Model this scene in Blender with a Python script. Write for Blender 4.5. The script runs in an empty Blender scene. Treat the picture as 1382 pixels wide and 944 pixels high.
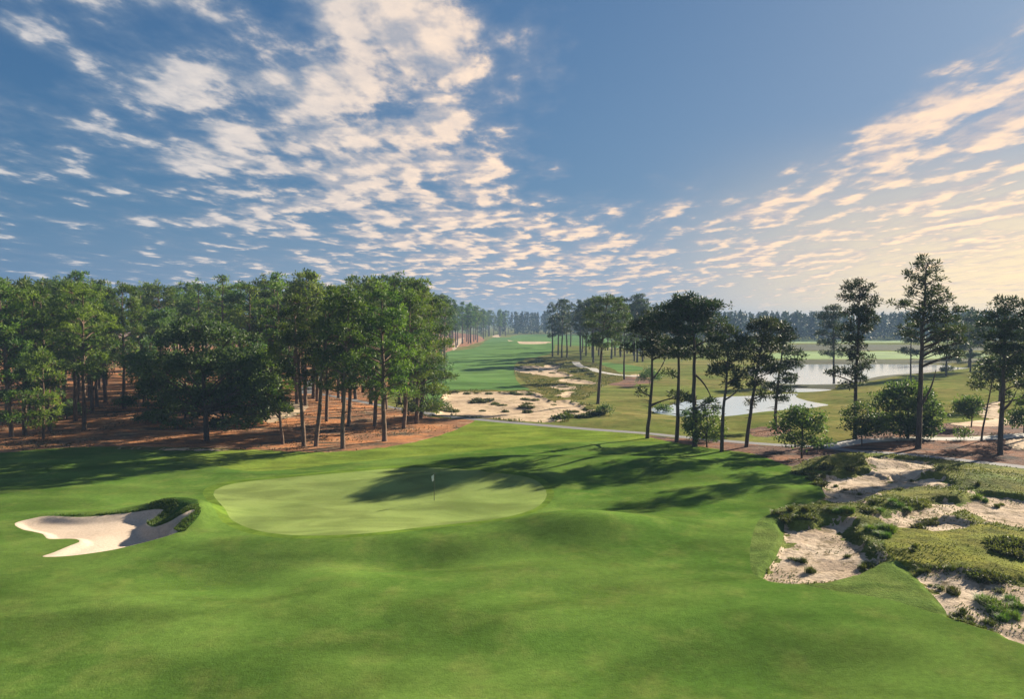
import bpy, math, random
import numpy as np
from mathutils import Vector
from mathutils.geometry import delaunay_2d_cdt

random.seed(7)
RNG = np.random.default_rng(7)
S = bpy.context.scene
COL = S.collection

# ------------------------------------------------------------------ camera model (photo grid 1382 x 944)
F = 1085.0
CAM_Z = 15.0
PITCH = math.atan(40.0 / F)
CP, SP = math.cos(PITCH), math.sin(PITCH)
SUN_AZ = math.radians(51.0)       # from +Y towards +X
SUN_EL = math.radians(23.0)


def ray(u, v):
    a = (u - 691.0) / F
    b = (472.0 - v) / F
    return np.array([a, CP + b * SP, -SP + b * CP])


# ------------------------------------------------------------------ noise (value noise, numpy)
def _hash(ix, iy, seed):
    n = (ix.astype(np.int64) * 374761393 + iy.astype(np.int64) * 668265263 + seed * 974634777) & 0x7FFFFFFF
    n = ((n ^ (n >> 13)) * 1274126177) & 0x7FFFFFFF
    return ((n ^ (n >> 16)) & 0xFFFF) / 65535.0


def vnoise(x, y, seed=0):
    ix, iy = np.floor(x), np.floor(y)
    fx, fy = x - ix, y - iy
    fx, fy = fx * fx * (3 - 2 * fx), fy * fy * (3 - 2 * fy)
    a, b = _hash(ix, iy, seed), _hash(ix + 1, iy, seed)
    c, d = _hash(ix, iy + 1, seed), _hash(ix + 1, iy + 1, seed)
    return (a + (b - a) * fx) * (1 - fy) + (c + (d - c) * fx) * fy


def fbm(x, y, octv=4, seed=0):
    s, a, t = 0.0, 0.5, 0.0
    for k in range(octv):
        s = s + a * vnoise(x, y, seed + k * 17)
        t += a
        a *= 0.5
        x, y = x * 2.03 + 13.1, y * 2.03 - 7.7
    return s / t - 0.5


def sstep(a, b, x):
    t = np.clip((x - a) / (b - a), 0, 1)
    return t * t * (3 - 2 * t)


def G0(u, v):
    d = ray(u, v)
    t = CAM_Z / max(-d[2], 1e-4)
    return d[0] * t, d[1] * t


# ------------------------------------------------------------------ terrain
# mounds: photo position of the crest, half widths in metres along x / y, height
MOUNDS_PX = [
    (600, 655, 9.0, 3.4, 0.75), (690, 650, 6.0, 3.0, 0.55),          # swell behind the green
    (770, 712, 5.0, 3.0, 0.85), (850, 715, 7.0, 4.0, 0.45),          # shoulder right of the green
    (520, 725, 10.0, 3.0, 0.35), (400, 735, 6.0, 2.6, 0.35), (570, 750, 6, 2.6, -0.6), (320, 770, 4.5, 2.6, -0.55), (440, 770, 5, 2.2, 0.35), (700, 760, 6, 2.4, 0.35), (760, 790, 8, 2.5, -0.3), (180, 800, 7, 2.5, 0.3),
    (620, 800, 12, 4, 0.3), (900, 800, 14, 5, 0.3), (300, 860, 10, 4, 0.25), (1050, 880, 9, 3, -0.3),
    (960, 640, 10, 4.0, 0.5), (860, 628, 8, 2.5, 0.5), (760, 622, 10, 2.2, 0.4), (1030, 665, 7, 2.5, 0.45),
    (700, 600, 12, 3, 0.35), (420, 640, 14, 3, 0.25),
    (263, 702, 1.6, 2.9, 1.35), (243, 690, 2.2, 1.3, 0.9), (205, 690, 3.0, 1.3, 0.5), (100, 696, 5, 1.4, 0.35),   # bunker lips
    (1190, 634, 5.5, 1.8, 0.9), (1130, 634, 4.0, 1.8, 0.7), (1260, 644, 6.0, 1.8, 0.7), (1330, 656, 7.0, 2.0, 0.5),  # ridge on the right
    (1200, 683, 4.0, 1.4, 0.5), (1265, 672, 4.0, 1.3, 0.35), (1120, 697, 4.2, 1.1, 0.55), (1172, 713, 1.5, 2.0, 0.5), (1205, 748, 1.6, 1.6, 0.25),
    (1290, 745, 6.0, 3.0, 0.5), (1340, 770, 4.0, 1.6, 0.35), (1230, 800, 3.0, 2.2, 0.08), (1360, 735, 2.5, 1.8, 0.3),
    (725, 548, 6.0, 3.5, 0.7), (660, 538, 8.0, 3.0, 0.6), (735, 505, 9.0, 6.0, 0.8), (780, 524, 7.0, 4.0, 0.6), (715, 488, 12, 7, 1.2), (790, 500, 9, 6, 1.0),
    (820, 560, 8, 5, 0.4), (700, 466, 25, 22, 2.2), (640, 500, 20, 15, -0.5),
    (1010, 580, 12, 5, -0.3), (1300, 540, 22, 14, 0.7), (1120, 570, 14, 7, 0.3), (1330, 562, 9, 5, -0.6),
    (1240, 575, 6, 4, 0.4), (300, 560, 25, 12, 0.9), (120, 540, 25, 14, 0.7), (460, 555, 14, 9, 0.5),
]
MOUNDS = [(*G0(u, v), rx, ry, h) for u, v, rx, ry, h in MOUNDS_PX]


def base_height(x, y):
    x = np.asarray(x, float)
    y = np.asarray(y, float)
    h = 0.55 * fbm(x / 26.0, y / 26.0, 3, 3) + 0.9 * fbm(x / 90.0 + 3, y / 90.0, 2, 8) * sstep(60, 160, y)
    h = h * sstep(0, 25, y)
    h = h - 0.045 * np.clip(58 - y, 0, 34) * sstep(-5, 20, y)
    for mx, my, rx, ry, a in MOUNDS:
        q = ((x - mx) / rx) ** 2 + ((y - my) / ry) ** 2
        h = h + a * np.exp(-q)
    return h


def G(u, v, hf=base_height):
    """photo position -> point on the terrain"""
    d = ray(u, v)
    t = CAM_Z / max(-d[2], 1e-4)
    for _ in range(12):
        z = float(hf(d[0] * t, d[1] * t))
        t = 0.5 * t + 0.5 * (CAM_Z - z) / max(-d[2], 1e-4)
    return d[0] * t, d[1] * t


def G_many(UV):
    UV = np.asarray(UV, float)
    a = (np.clip(UV[:, 0], -3500, 3500) - 691.0) / F
    b = (472.0 - UV[:, 1]) / F
    dy, dz = CP + b * SP, np.minimum(-SP + b * CP, -1e-4)
    t = CAM_Z / -dz
    for _ in range(12):
        t = 0.5 * t + 0.5 * (CAM_Z - base_height(a * t, dy * t)) / -dz
    return np.stack([a * t, dy * t], 1)


def catmull(P, step, closed=True):
    P = np.asarray(P, float)
    n = len(P)
    out = []
    rng_n = n if closed else n - 1
    for i in range(rng_n):
        if closed:
            a, b, c, d = P[i - 1], P[i], P[(i + 1) % n], P[(i + 2) % n]
        else:
            a, b, c, d = P[max(i - 1, 0)], P[i], P[i + 1], P[min(i + 2, n - 1)]
        m = max(2, int(np.linalg.norm((c - b)) / step))
        for k in range(m):
            t = k / m
            out.append(0.5 * ((2 * b) + (c - a) * t + (2 * a - 5 * b + 4 * c - d) * t * t + (3 * b - a - 3 * c + d) * t ** 3))
    if not closed:
        out.append(P[-1])
    return np.array(out)


def poly_world(px, step=5, rag=0.0, seed=0):
    C = catmull(px, step)
    if rag:
        # ragged edges: photo-scale wobble, denser points
        n1 = fbm(C[:, 0] / 9.0, C[:, 1] / 5.0, 3, seed)
        n2 = fbm(C[:, 0] / 9.0 + 50, C[:, 1] / 5.0, 3, seed + 5)
        C = C + np.stack([n1 * rag * 2.2, n2 * rag], 1)
    return G_many(C)


def band_world(px, width, step=8):
    """a path: photo centre line -> strip of real width in metres"""
    C = G_many(catmull(px, step, closed=False))
    T = np.gradient(C, axis=0)
    T /= np.linalg.norm(T, axis=1)[:, None] + 1e-9
    N = np.stack([-T[:, 1], T[:, 0]], 1)
    return np.concatenate([C + N * width / 2, (C - N * width / 2)[::-1]])


def inside(P, poly):
    x, y = P[:, 0], P[:, 1]
    res = np.zeros(len(P), bool)
    lo, hi = poly.min(0), poly.max(0)
    idx = np.where((x >= lo[0]) & (x <= hi[0]) & (y >= lo[1]) & (y <= hi[1]))[0]
    if not len(idx):
        return res
    xs, ys = x[idx], y[idx]
    c = np.zeros(len(idx), bool)
    n = len(poly)
    for i in range(n):
        x1, y1 = poly[i]
        x2, y2 = poly[(i + 1) % n]
        if y1 == y2:
            continue
        cond = ((y1 > ys) != (y2 > ys)) & (xs < (x2 - x1) * (ys - y1) / (y2 - y1) + x1)
        c ^= cond
    res[idx] = c
    return res


def poly_dist(P, poly, reach):
    """unsigned distance to the outline, capped at reach"""
    d = np.full(len(P), reach, float)
    lo, hi = poly.min(0) - reach, poly.max(0) + reach
    idx = np.where((P[:, 0] >= lo[0]) & (P[:, 0] <= hi[0]) & (P[:, 1] >= lo[1]) & (P[:, 1] <= hi[1]))[0]
    if not len(idx):
        return d
    Q = P[idx]
    dd = np.full(len(idx), reach, float)
    n = len(poly)
    for i in range(n):
        a, b = poly[i], poly[(i + 1) % n]
        ab = b - a
        L = ab @ ab + 1e-12
        t = np.clip(((Q - a) @ ab) / L, 0, 1)
        dd = np.minimum(dd, np.hypot(*(Q - a - t[:, None] * ab).T))
    d[idx] = dd
    return d


# ------------------------------------------------------------------ regions (later wins)
R = []   # (object name, polygon, digging depth, edge width)


def region(name, px, rag=0.0, depth=0.0, edge=0.6, step=5, path=None):
    poly = band_world(px, path) if path else poly_world(px, step, rag, len(R) * 7 + 1)
    R.append((name, poly, depth, edge))
    return poly


FAIRWAY = region('fairway', [(-420, 655), (-200, 625), (0, 612), (60, 607), (150, 604), (300, 606.5), (420, 611), (470, 609.5), (520, 604.5), (570, 595),
    (610, 583), (640, 568), (700, 572), (800, 581), (870, 588), (920, 600), (975, 608), (1025, 616), (1065, 630), (1095, 645), (1116, 664),
    (1100, 679), (1058, 687), (1058, 720), (1048, 748), (1036, 770), (1038, 784), (1110, 788), (1180, 775), (1208, 757), (1235, 775), (1278, 830), (1382, 866),
    (1700, 960), (1700, 1500), (400, 2600), (-600, 1500)], 1.0)
region('rough_strip', [(215, 619), (300, 606.5), (420, 611), (520, 604.5), (610, 583), (640, 568), (700, 572), (800, 581), (868, 588), (900, 596), (850, 596), (780, 597), (700, 603), (600, 613), (480, 624), (390, 634), (330, 636), (280, 628)], 0.8)
PINE_L = region('pine_straw', [(-420, 652), (-200, 622), (0, 611), (60, 606), (150, 603), (300, 606), (420, 610.5), (470, 609), (520, 604), (570, 594),
    (610, 582), (640, 567), (600, 562), (550, 554), (505, 547), (545, 525), (580, 500), (606, 474), (630, 468), (646, 462), (652, 457),
    (600, 449), (300, 448), (-500, 448), (-900, 470)], 3.0)
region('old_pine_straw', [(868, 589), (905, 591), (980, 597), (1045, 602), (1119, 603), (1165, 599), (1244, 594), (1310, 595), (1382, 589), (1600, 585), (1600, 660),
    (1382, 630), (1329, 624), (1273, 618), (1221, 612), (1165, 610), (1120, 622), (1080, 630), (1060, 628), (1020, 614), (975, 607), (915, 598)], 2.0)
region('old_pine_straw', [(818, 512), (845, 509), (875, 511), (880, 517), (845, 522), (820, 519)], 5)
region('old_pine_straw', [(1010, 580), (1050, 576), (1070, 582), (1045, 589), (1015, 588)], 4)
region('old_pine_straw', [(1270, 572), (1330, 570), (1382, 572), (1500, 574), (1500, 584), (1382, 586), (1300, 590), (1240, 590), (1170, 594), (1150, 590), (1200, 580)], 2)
region('mid_fairway', [(560, 545), (575, 510), (598, 478), (622, 473), (645, 468.5), (660, 458), (684, 455.5), (743, 458), (745, 475.5), (724, 482.5), (697, 489.5),
    (694, 501), (697, 513), (704, 521), (716, 527.5), (673, 529.5), (620, 531), (590, 540)], 0.6)
region('mid_fairway', [(786, 494), (815, 490), (850, 493), (868, 497), (860, 501), (830, 502), (805, 500)], 1)
region('mid_fairway', [(690, 456.5), (700, 452.5), (760, 451.5), (880, 455), (870, 470), (800, 468), (745, 465), (720, 460)], 0.5)
region('far_fairway', [(1030, 483), (1062, 475.5), (1180, 474.5), (1320, 476), (1330, 482), (1260, 484.5), (1100, 485)], 0.4)
region('far_fairway', [(1000, 461.5), (1075, 458.8), (1200, 459), (1290, 459.5), (1290, 462), (1180, 463), (1060, 463.5)], 0.3)
region('far_bank', [(1040, 487), (1100, 485.8), (1260, 485.5), (1330, 484), (1340, 489), (1260, 490.2), (1060, 490.3)], 0.3)
region('far_bank', [(990, 472), (1075, 465.5), (1240, 466), (1330, 468), (1330, 473), (1180, 473.3), (1050, 473.8)], 0.3)
region('mid_native_rough', [(704, 492), (722, 485), (750, 483), (790, 487), (832, 500), (842, 512), (815, 521), (800, 534), (778, 540), (740, 532), (716, 522), (700, 509), (692, 500)], 4)
region('mid_native_rough', [(578, 563), (586, 550), (598, 533), (603, 528), (640, 526.5), (690, 527), (716, 526.5), (735, 531), (760, 538), (795, 546), (812, 556), (798, 564), (770, 566), (748, 571)], 2)
region('mid_native_rough', [(876, 551), (900, 543), (920, 539), (914, 544), (900, 547), (884, 553), (884, 557)], 2)
region('far_bank', [(1068, 516), (1139, 514.5), (1128, 519.5), (1122, 523), (1066, 521.5), (1030, 523), (1030, 514)], 0.5)
region('far_bank', [(1139, 514.5), (1176, 507), (1200, 503.5), (1253, 500.5), (1258, 503), (1205, 508), (1170, 512)], 0.8)
# sand
region('sandy_waste', [(575, 562), (589, 556), (595, 540), (603, 531.5), (638, 529.5), (685, 529.5), (710, 529), (731, 534), (745, 541), (768, 541), (790, 550), (803, 556),
    (790, 561), (770, 563), (752, 567), (743, 570.5), (697, 567.5), (638, 563), (600, 560)], 2.2, 0.45, 0.8)
region('sandy_waste', [(694, 497), (711, 494), (729, 494), (757, 493), (752, 500), (771, 506), (762, 509.5), (745, 509), (724, 506), (697, 501.5)], 1.6, 0.5, 1.0)
region('sandy_waste', [(752, 514), (767, 512), (804, 516.5), (800, 519), (770, 517.5)], 1.2, 0.4, 1.0)
region('sandy_waste', [(741, 522), (757, 519.5), (776, 523.5), (762, 526.5)], 1.0, 0.3, 1)
region('sandy_waste', [(753, 534.5), (767, 529), (773, 530), (766, 536.5)], 1.0, 0.3, 1)
region('sandy_waste', [(685, 459), (691, 460.4), (701, 461.2), (741, 461.6), (742, 463.2), (729, 464.6), (701, 464.4), (689, 462)], 0.3, 0.9, 2.0)
region('sandy_waste', [(1283, 573), (1312, 569), (1382, 560), (1440, 556), (1440, 570), (1382, 573), (1330, 576)], 1.2)
region('sandy_waste', [(1318, 556), (1332, 545), (1352, 543), (1346, 556), (1352, 564), (1330, 566)], 1.2)
region('sandy_waste', [(1356, 600), (1368, 593), (1420, 590), (1420, 606), (1380, 608)], 1.6)
region('sandy_waste', [(612, 464), (618, 458), (626, 456), (622, 463), (616, 471), (611, 473)], 1.0)
region('sandy_waste', [(664, 455), (668, 452.5), (676, 452.5), (674, 455.5)], 0.5)
region('sandy_waste', [(368, 494), (372, 485), (386, 483), (388, 490), (380, 496)], 1.0)
region('sandy_waste', [(352, 560), (366, 549), (384, 543), (415, 545), (410, 556), (384, 566), (360, 571)], 2.0)
region('sandy_waste', [(150, 605.5), (185, 604), (250, 605), (330, 606.5), (300, 609), (200, 608)], 1.2)
region('sandy_waste', [(846, 507), (864, 505), (864, 508), (850, 509)], 0.8)
# right-hand native area
NATIVE = region('native_turf', [(1068, 634), (1090, 622), (1120, 620), (1165, 611), (1221, 614), (1273, 620), (1329, 626), (1382, 633), (1700, 670), (1700, 975), (1382, 864),
    (1278, 829), (1236, 776), (1209, 757), (1165, 768), (1120, 786), (1080, 789), (1042, 786), (1030, 776), (1040, 745), (1055, 715), (1038, 692), (1062, 684), (1100, 678), (1115, 663), (1094, 645)], 2.5)
SAND_A = region('native_sand', [(1056, 706), (1092, 709), (1132, 702), (1152, 706), (1146, 716), (1166, 738), (1186, 753), (1160, 769), (1123, 781), (1078, 785), (1043, 782),
    (1032, 775), (1039, 762), (1051, 744), (1060, 722)], 2.5, 0.6, 0.9, 4)
region('native_sand', [(1110, 651), (1128, 642), (1172, 637), (1200, 643), (1212, 640), (1255, 640), (1285, 650), (1275, 657), (1245, 655), (1215, 658), (1185, 664), (1155, 676), (1128, 679), (1117, 668)], 3.5, 0.55, 0.9, 4)
region('native_sand', [(1172, 622), (1205, 618), (1250, 626), (1262, 637), (1215, 642), (1180, 636)], 3, 0.3, 1.0, 4)
region('native_sand', [(1183, 697), (1215, 692), (1246, 684), (1268, 673), (1300, 676), (1322, 666), (1382, 672), (1600, 690), (1600, 730), (1382, 714), (1355, 708), (1325, 703),
    (1307, 690), (1285, 693), (1268, 698), (1312, 707), (1265, 717), (1216, 713), (1198, 708)], 3.5, 0.5, 0.9, 4)
region('native_sand', [(1212, 762), (1245, 766), (1278, 769), (1322, 780), (1370, 787), (1500, 790), (1500, 900), (1382, 866), (1352, 853), (1306, 838), (1280, 829), (1262, 804), (1240, 780)], 3.0, 0.25, 0.7, 4)
region('olive_turf', [(1197, 719), (1215, 714), (1246, 717), (1277, 717), (1310, 711), (1338, 712), (1382, 721), (1600, 740), (1600, 800), (1382, 787), (1362, 782), (1307, 770), (1261, 766), (1215, 759), (1195, 742)], 3)
region('fairway_collar', [(1058, 694), (1064, 690), (1058, 706), (1057, 722), (1048, 745), (1036, 763), (1030, 776), (1038, 786), (1080, 790), (1120, 787), (1165, 769), (1209, 757.5), (1236, 776),
    (1278, 829), (1200, 810), (1120, 797), (1064, 786), (1020, 778), (1012, 750), (1018, 715), (1030, 698)], 0.6)
GPX = [(288, 668), (298, 658), (330, 651), (400, 644), (470, 638), (530, 633), (600, 632), (660, 638), (705, 643), (728, 652), (738, 668),
    (726, 684), (695, 696), (650, 703.5), (580, 711), (510, 719), (450, 723), (390, 722.5), (345, 716), (314, 703), (304, 688)]
GCX, GCY = 515.0, 676.0
region('green_collar', [(GCX + (u - GCX) * 1.045 - (4 if u < 350 else 0), GCY + (v - GCY) * 1.09) for u, v in GPX], 0.3)
GREEN = region('putting_green', GPX, 0)
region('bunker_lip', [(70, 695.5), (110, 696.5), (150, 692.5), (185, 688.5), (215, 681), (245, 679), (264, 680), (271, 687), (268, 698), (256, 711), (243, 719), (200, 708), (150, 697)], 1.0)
BUNKER = region('sand_bunker', [(20, 707), (45, 700), (67, 697), (110, 698.5), (153, 695), (180, 692), (203, 688.5), (221, 686.5), (217, 694), (206, 702), (198, 706.5), (201, 710), (209, 711.7),
    (229, 704.5), (243, 696), (258, 689), (263, 690), (251, 699), (240, 708), (234, 714.5), (240, 718), (224, 724.5), (203, 730.5), (175, 737.5), (145, 744), (95, 750.8), (58, 752), (72, 746.4), (92, 738),
    (107, 732), (104, 728.5), (92, 727.6), (72, 728.2), (63, 727), (58, 721.5), (44, 718), (29, 714.6)], 0, 0.85, 0.9, 3)
# water
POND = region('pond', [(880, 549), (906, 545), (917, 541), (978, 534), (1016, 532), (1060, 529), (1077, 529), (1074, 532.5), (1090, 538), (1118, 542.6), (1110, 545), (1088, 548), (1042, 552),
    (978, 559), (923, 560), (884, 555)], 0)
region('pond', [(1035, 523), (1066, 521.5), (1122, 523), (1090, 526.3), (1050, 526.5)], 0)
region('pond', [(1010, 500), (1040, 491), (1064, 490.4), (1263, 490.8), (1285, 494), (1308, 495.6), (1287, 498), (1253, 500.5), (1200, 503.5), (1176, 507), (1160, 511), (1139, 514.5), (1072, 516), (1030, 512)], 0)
# paths
PATH_W = 2.4
region('cart_path', [(430, 532), (460, 537), (500, 545), (550, 553.5), (600, 561.5), (640, 566), (700, 571.5), (800, 580), (870, 585), (909, 589), (980, 595.5), (1044, 600.5), (1110, 604), (1145, 608),
    (1165, 610), (1221, 613.5), (1273, 619), (1329, 625), (1382, 631), (1500, 646)], 0, path=1.9)
region('footpath', [(1112, 603.5), (1135, 600), (1152, 597), (1191, 594), (1244, 592.3), (1290, 592.8), (1339, 591), (1382, 587.4), (1480, 580)], 0, path=2.6)
region('footpath', [(777, 488.5), (782, 494), (804, 501), (832, 506), (862, 508.5)], 0, path=2.6)
region('cart_path', [(412, 532), (420, 518), (436, 505)], 0, path=3.0)

WATER_Z = -0.35


def full_height(x, y):
    x = np.asarray(x, float).ravel()
    y = np.asarray(y, float).ravel()
    P = np.stack([x, y], 1)
    h = base_height(x, y)
    # rough micro relief of the unmown ground on the right
    ins = inside(P, NATIVE)
    if ins.any():
        w = sstep(0, 1.5, poly_dist(P[ins], NATIVE, 2.0))
        h[ins] += w * (0.42 * np.maximum(fbm(P[ins, 0] / 2.2, P[ins, 1] / 2.2, 4, 31), -0.2) + 0.12)
    plo, phi = P.min(0), P.max(0)
    for name, poly, depth, edge in R:
        if not (depth or name == 'pond') or (poly.min(0) - 9 > phi).any() or (poly.max(0) + 9 < plo).any():
            continue
        if name == 'native_sand':
            # a cut bank: the turf drops steeply just outside the sand
            d = poly_dist(P, poly, 4.5)
            i = inside(P, poly)
            sd = np.where(i, d, -d)
            h -= depth * (0.85 * sstep(-0.45, 0.12, sd) + 0.15 * sstep(0, 3.0, sd))
        elif depth:
            i = inside(P, poly)
            if i.any():
                d = poly_dist(P[i], poly, edge + 4.0)
                k = sstep(-0.1 if name == 'native_sand' else 0, edge, d)
                dp = depth * (0.35 + 1.45 * sstep(-30, -22.0, P[i, 0])) if name == 'sand_bunker' else depth
                h[i] -= dp * (k * 0.8 + 0.2 * sstep(0, 3.0, d))
        if name == 'pond':
            d = poly_dist(P, poly, 8.0)
            i = inside(P, poly)
            d[i] = 0
            k = 1 - sstep(0, 8.0, d)
            h = h * (1 - k) + WATER_Z * k
    return h


# ------------------------------------------------------------------ materials
def nodes(name):
    m = bpy.data.materials.new(name)
    m.use_nodes = True
    nt = m.node_tree
    nt.nodes.clear()
    return m, nt


class NT:
    def __init__(s, nt):
        s.nt = nt

    def new(s, t, **kw):
        n = s.nt.nodes.new(t)
        for k, v in kw.items():
            setattr(n, k, v)
        return n

    def put(s, sock, v):
        if isinstance(v, (int, float)):
            sock.default_value = v
        elif isinstance(v, (tuple, list)):
            sock.default_value = tuple(v) if len(v) == len(sock.default_value) else tuple(v) + (1.0,)
        else:
            s.nt.links.new(v, sock)

    def m(s, op, a, b=None, c=None, clamp=False):
        n = s.new('ShaderNodeMath', operation=op)
        n.use_clamp = clamp
        s.put(n.inputs[0], a)
        if b is not None:
            s.put(n.inputs[1], b)
        if c is not None:
            s.put(n.inputs[2], c)
        return n.outputs[0]

    def rng(s, x, a, b, c=0.0, d=1.0, smooth=True):
        n = s.new('ShaderNodeMapRange')
        n.interpolation_type = 'SMOOTHSTEP' if smooth else 'LINEAR'
        s.put(n.inputs['Value'], x)
        for k, v in (('From Min', a), ('From Max', b), ('To Min', c), ('To Max', d)):
            s.put(n.inputs[k], v)
        return n.outputs[0]

    def mix(s, f, a, b, blend='MIX'):
        n = s.new('ShaderNodeMix', data_type='RGBA', blend_type=blend)
        s.put(n.inputs[0], f)
        s.put(n.inputs[6], a)
        s.put(n.inputs[7], b)
        return n.outputs[2]

    def noise(s, vec, scale, detail=4, rough=0.55, dist=0.0):
        n = s.new('ShaderNodeTexNoise')
        if vec is not None:
            s.put(n.inputs['Vector'], vec)
        n.inputs['Scale'].default_value = scale
        n.inputs['Detail'].default_value = detail
        n.inputs['Roughness'].default_value = rough
        n.inputs['Distortion'].default_value = dist
        return n.outputs['Fac']

    def scale(s, vec, v):
        n = s.new('ShaderNodeMapping')
        s.put(n.inputs['Vector'], vec)
        n.inputs['Scale'].default_value = v
        return n.outputs[0]


def ground_mat(name, build, rough=0.9, spec=0.15, bump=None):
    mt, nt = nodes(name)
    k = NT(nt)
    out = k.new('ShaderNodeOutputMaterial')
    b = k.new('ShaderNodeBsdfPrincipled')
    pos = k.new('ShaderNodeNewGeometry').outputs['Position']
    k.put(b.inputs['Base Color'], build(k, pos))
    b.inputs['Roughness'].default_value = rough
    b.inputs['Specular IOR Level'].default_value = spec
    if bump:
        sc, st, dist = bump
        bn = k.new('ShaderNodeBump')
        bn.inputs['Strength'].default_value = st
        bn.inputs['Distance'].default_value = dist
        k.put(bn.inputs['Height'], k.noise(pos, sc, 6, 0.65))
        k.put(b.inputs['Normal'], bn.outputs[0])
    k.put(out.inputs['Surface'], b.outputs[0])
    return mt


def grass_cols(c0, c1, c2, big=0.05, fine=2.2, contrast=1.0):
    def f(k, p):
        n1 = k.noise(p, big, 5, 0.6, 0.4)
        n2 = k.noise(k.scale(p, (1.0, 1.6, 1.0)), fine, 6, 0.7)
        n3 = k.noise(p, 0.45, 4, 0.6)
        a = k.mix(k.rng(n1, 0.36, 0.64), c0, c1)
        a = k.mix(k.rng(n3, 0.45, 0.75), a, c2)
        n4 = k.noise(k.scale(p, (0.7, 1.3, 1.0)), big * 2.6, 4, 0.55, 0.6)
        dk = k.m('MULTIPLY', k.rng(n2, 0.25, 0.75, 1 - 0.28 * contrast, 1 + 0.22 * contrast, False), k.m('MULTIPLY', k.rng(n4, 0.3, 0.7, 0.74, 1.24), k.rng(k.noise(p, 16.0, 3, 0.7), 0.25, 0.75, 0.9, 1.1)))
        return k.mix(1.0, a, k.new('ShaderNodeCombineColor').outputs[0] if False else comb(k, dk), 'MULTIPLY')
    return f


def comb(k, x):
    n = k.new('ShaderNodeCombineColor')
    for i in range(3):
        k.put(n.inputs[i], x)
    return n.outputs[0]


def sand_cols(c0, c1, debris, amount, fine=3.0):
    def f(k, p):
        a = k.mix(k.rng(k.noise(p, 0.25, 5, 0.6), 0.35, 0.65), c0, c1)
        n = k.noise(p, 0.8, 8, 0.72, 0.5)
        a = k.mix(k.rng(n, amount, amount + 0.12), a, debris)
        n2 = k.noise(p, fine, 5, 0.75)
        return k.mix(1.0, a, comb(k, k.rng(n2, 0.2, 0.8, 0.72, 1.22, False)), 'MULTIPLY')
    return f


def straw_cols(k, p):
    a = k.mix(k.rng(k.noise(p, 0.16, 5, 0.6, 0.3), 0.40, 0.60), (0.400, 0.175, 0.075), (0.220, 0.112, 0.062))
    a = k.mix(k.rng(k.noise(k.scale(p, (0.6, 1.5, 1)), 0.42, 7, 0.72), 0.52, 0.64), a, (0.36, 0.24, 0.15))
    a = k.mix(k.rng(k.noise(k.scale(p, (0.45, 1.2, 1)), 0.26, 7, 0.7, 1.0), 0.49, 0.62), a, (0.085, 0.066, 0.045))  # dark brown patches, also painting dappled tree shade into the straw
    return k.mix(1.0, a, comb(k, k.rng(k.noise(p, 2.2, 8, 0.85), 0.28, 0.72, 0.38, 1.5, False)), 'MULTIPLY')


MAT = {}
MAT['fairway'] = ground_mat('mown_fairway_grass', grass_cols((0.057, 0.117, 0.019), (0.095, 0.160, 0.031), (0.112, 0.160, 0.036), 0.06, 2.5, 1.0), 0.95, 0.0, (9.0, 0.6, 0.05))
MAT['fairway_collar'] = ground_mat('first_cut_grass', grass_cols((0.088, 0.138, 0.034), (0.118, 0.160, 0.044), (0.070, 0.115, 0.028), 0.2, 3.5, 1.4), 0.95, 0.0, (5.0, 0.9, 0.12))
MAT['rough_strip'] = ground_mat('lawn_rough_grass', grass_cols((0.112, 0.172, 0.026), (0.148, 0.194, 0.034), (0.104, 0.158, 0.026), 0.12, 2.8, 1.2), 0.95, 0.0, (7.0, 0.7, 0.08))
MAT['green_collar'] = ground_mat('green_collar_grass', grass_cols((0.080, 0.140, 0.018), (0.100, 0.158, 0.024), (0.090, 0.148, 0.020), 0.2, 3.5, 0.7), 0.95, 0.0, (10.0, 0.4, 0.04))
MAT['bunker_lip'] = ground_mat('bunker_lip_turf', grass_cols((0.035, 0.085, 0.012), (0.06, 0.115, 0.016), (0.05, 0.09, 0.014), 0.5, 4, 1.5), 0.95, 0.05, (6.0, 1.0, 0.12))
MAT['olive_turf'] = ground_mat('olive_turf_grass', grass_cols((0.120, 0.140, 0.014), (0.165, 0.165, 0.018), (0.085, 0.112, 0.012), 0.22, 3.0, 1.7), 0.95, 0.05, (3.5, 1.0, 0.2))
MAT['putting_green'] = ground_mat('putting_green_grass', grass_cols((0.148, 0.206, 0.058), (0.178, 0.232, 0.070), (0.160, 0.212, 0.062), 0.09, 4.0, 0.35), 0.95, 0.0, (14.0, 0.25, 0.02))
MAT['mid_fairway'] = ground_mat('mid_fairway_grass', grass_cols((0.082, 0.160, 0.048), (0.100, 0.180, 0.054), (0.106, 0.172, 0.054), 0.03, 1.0, 0.5), 0.95, 0.0, (3.0, 0.4, 0.1))
MAT['far_fairway'] = ground_mat('far_fairway_grass', grass_cols((0.11, 0.20, 0.055), (0.14, 0.22, 0.06), (0.12, 0.2, 0.05), 0.02, 0.4, 0.5), 0.9, 0.1)
MAT['far_bank'] = ground_mat('dark_reed_bank', grass_cols((0.035, 0.05, 0.02), (0.055, 0.06, 0.03), (0.07, 0.06, 0.03), 0.05, 0.5, 1.3), 0.95, 0.05)
MAT['ground'] = ground_mat('dry_rough_grass', grass_cols((0.120, 0.145, 0.040), (0.180, 0.165, 0.060), (0.080, 0.118, 0.030), 0.045, 1.2, 1.1), 0.95, 0.0, (2.5, 0.7, 0.15))
MAT['native_turf'] = ground_mat('native_turf_grass', grass_cols((0.085, 0.125, 0.022), (0.150, 0.150, 0.030), (0.060, 0.085, 0.018), 0.16, 2.6, 1.6), 0.95, 0.05, (3.5, 1.0, 0.25))
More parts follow.
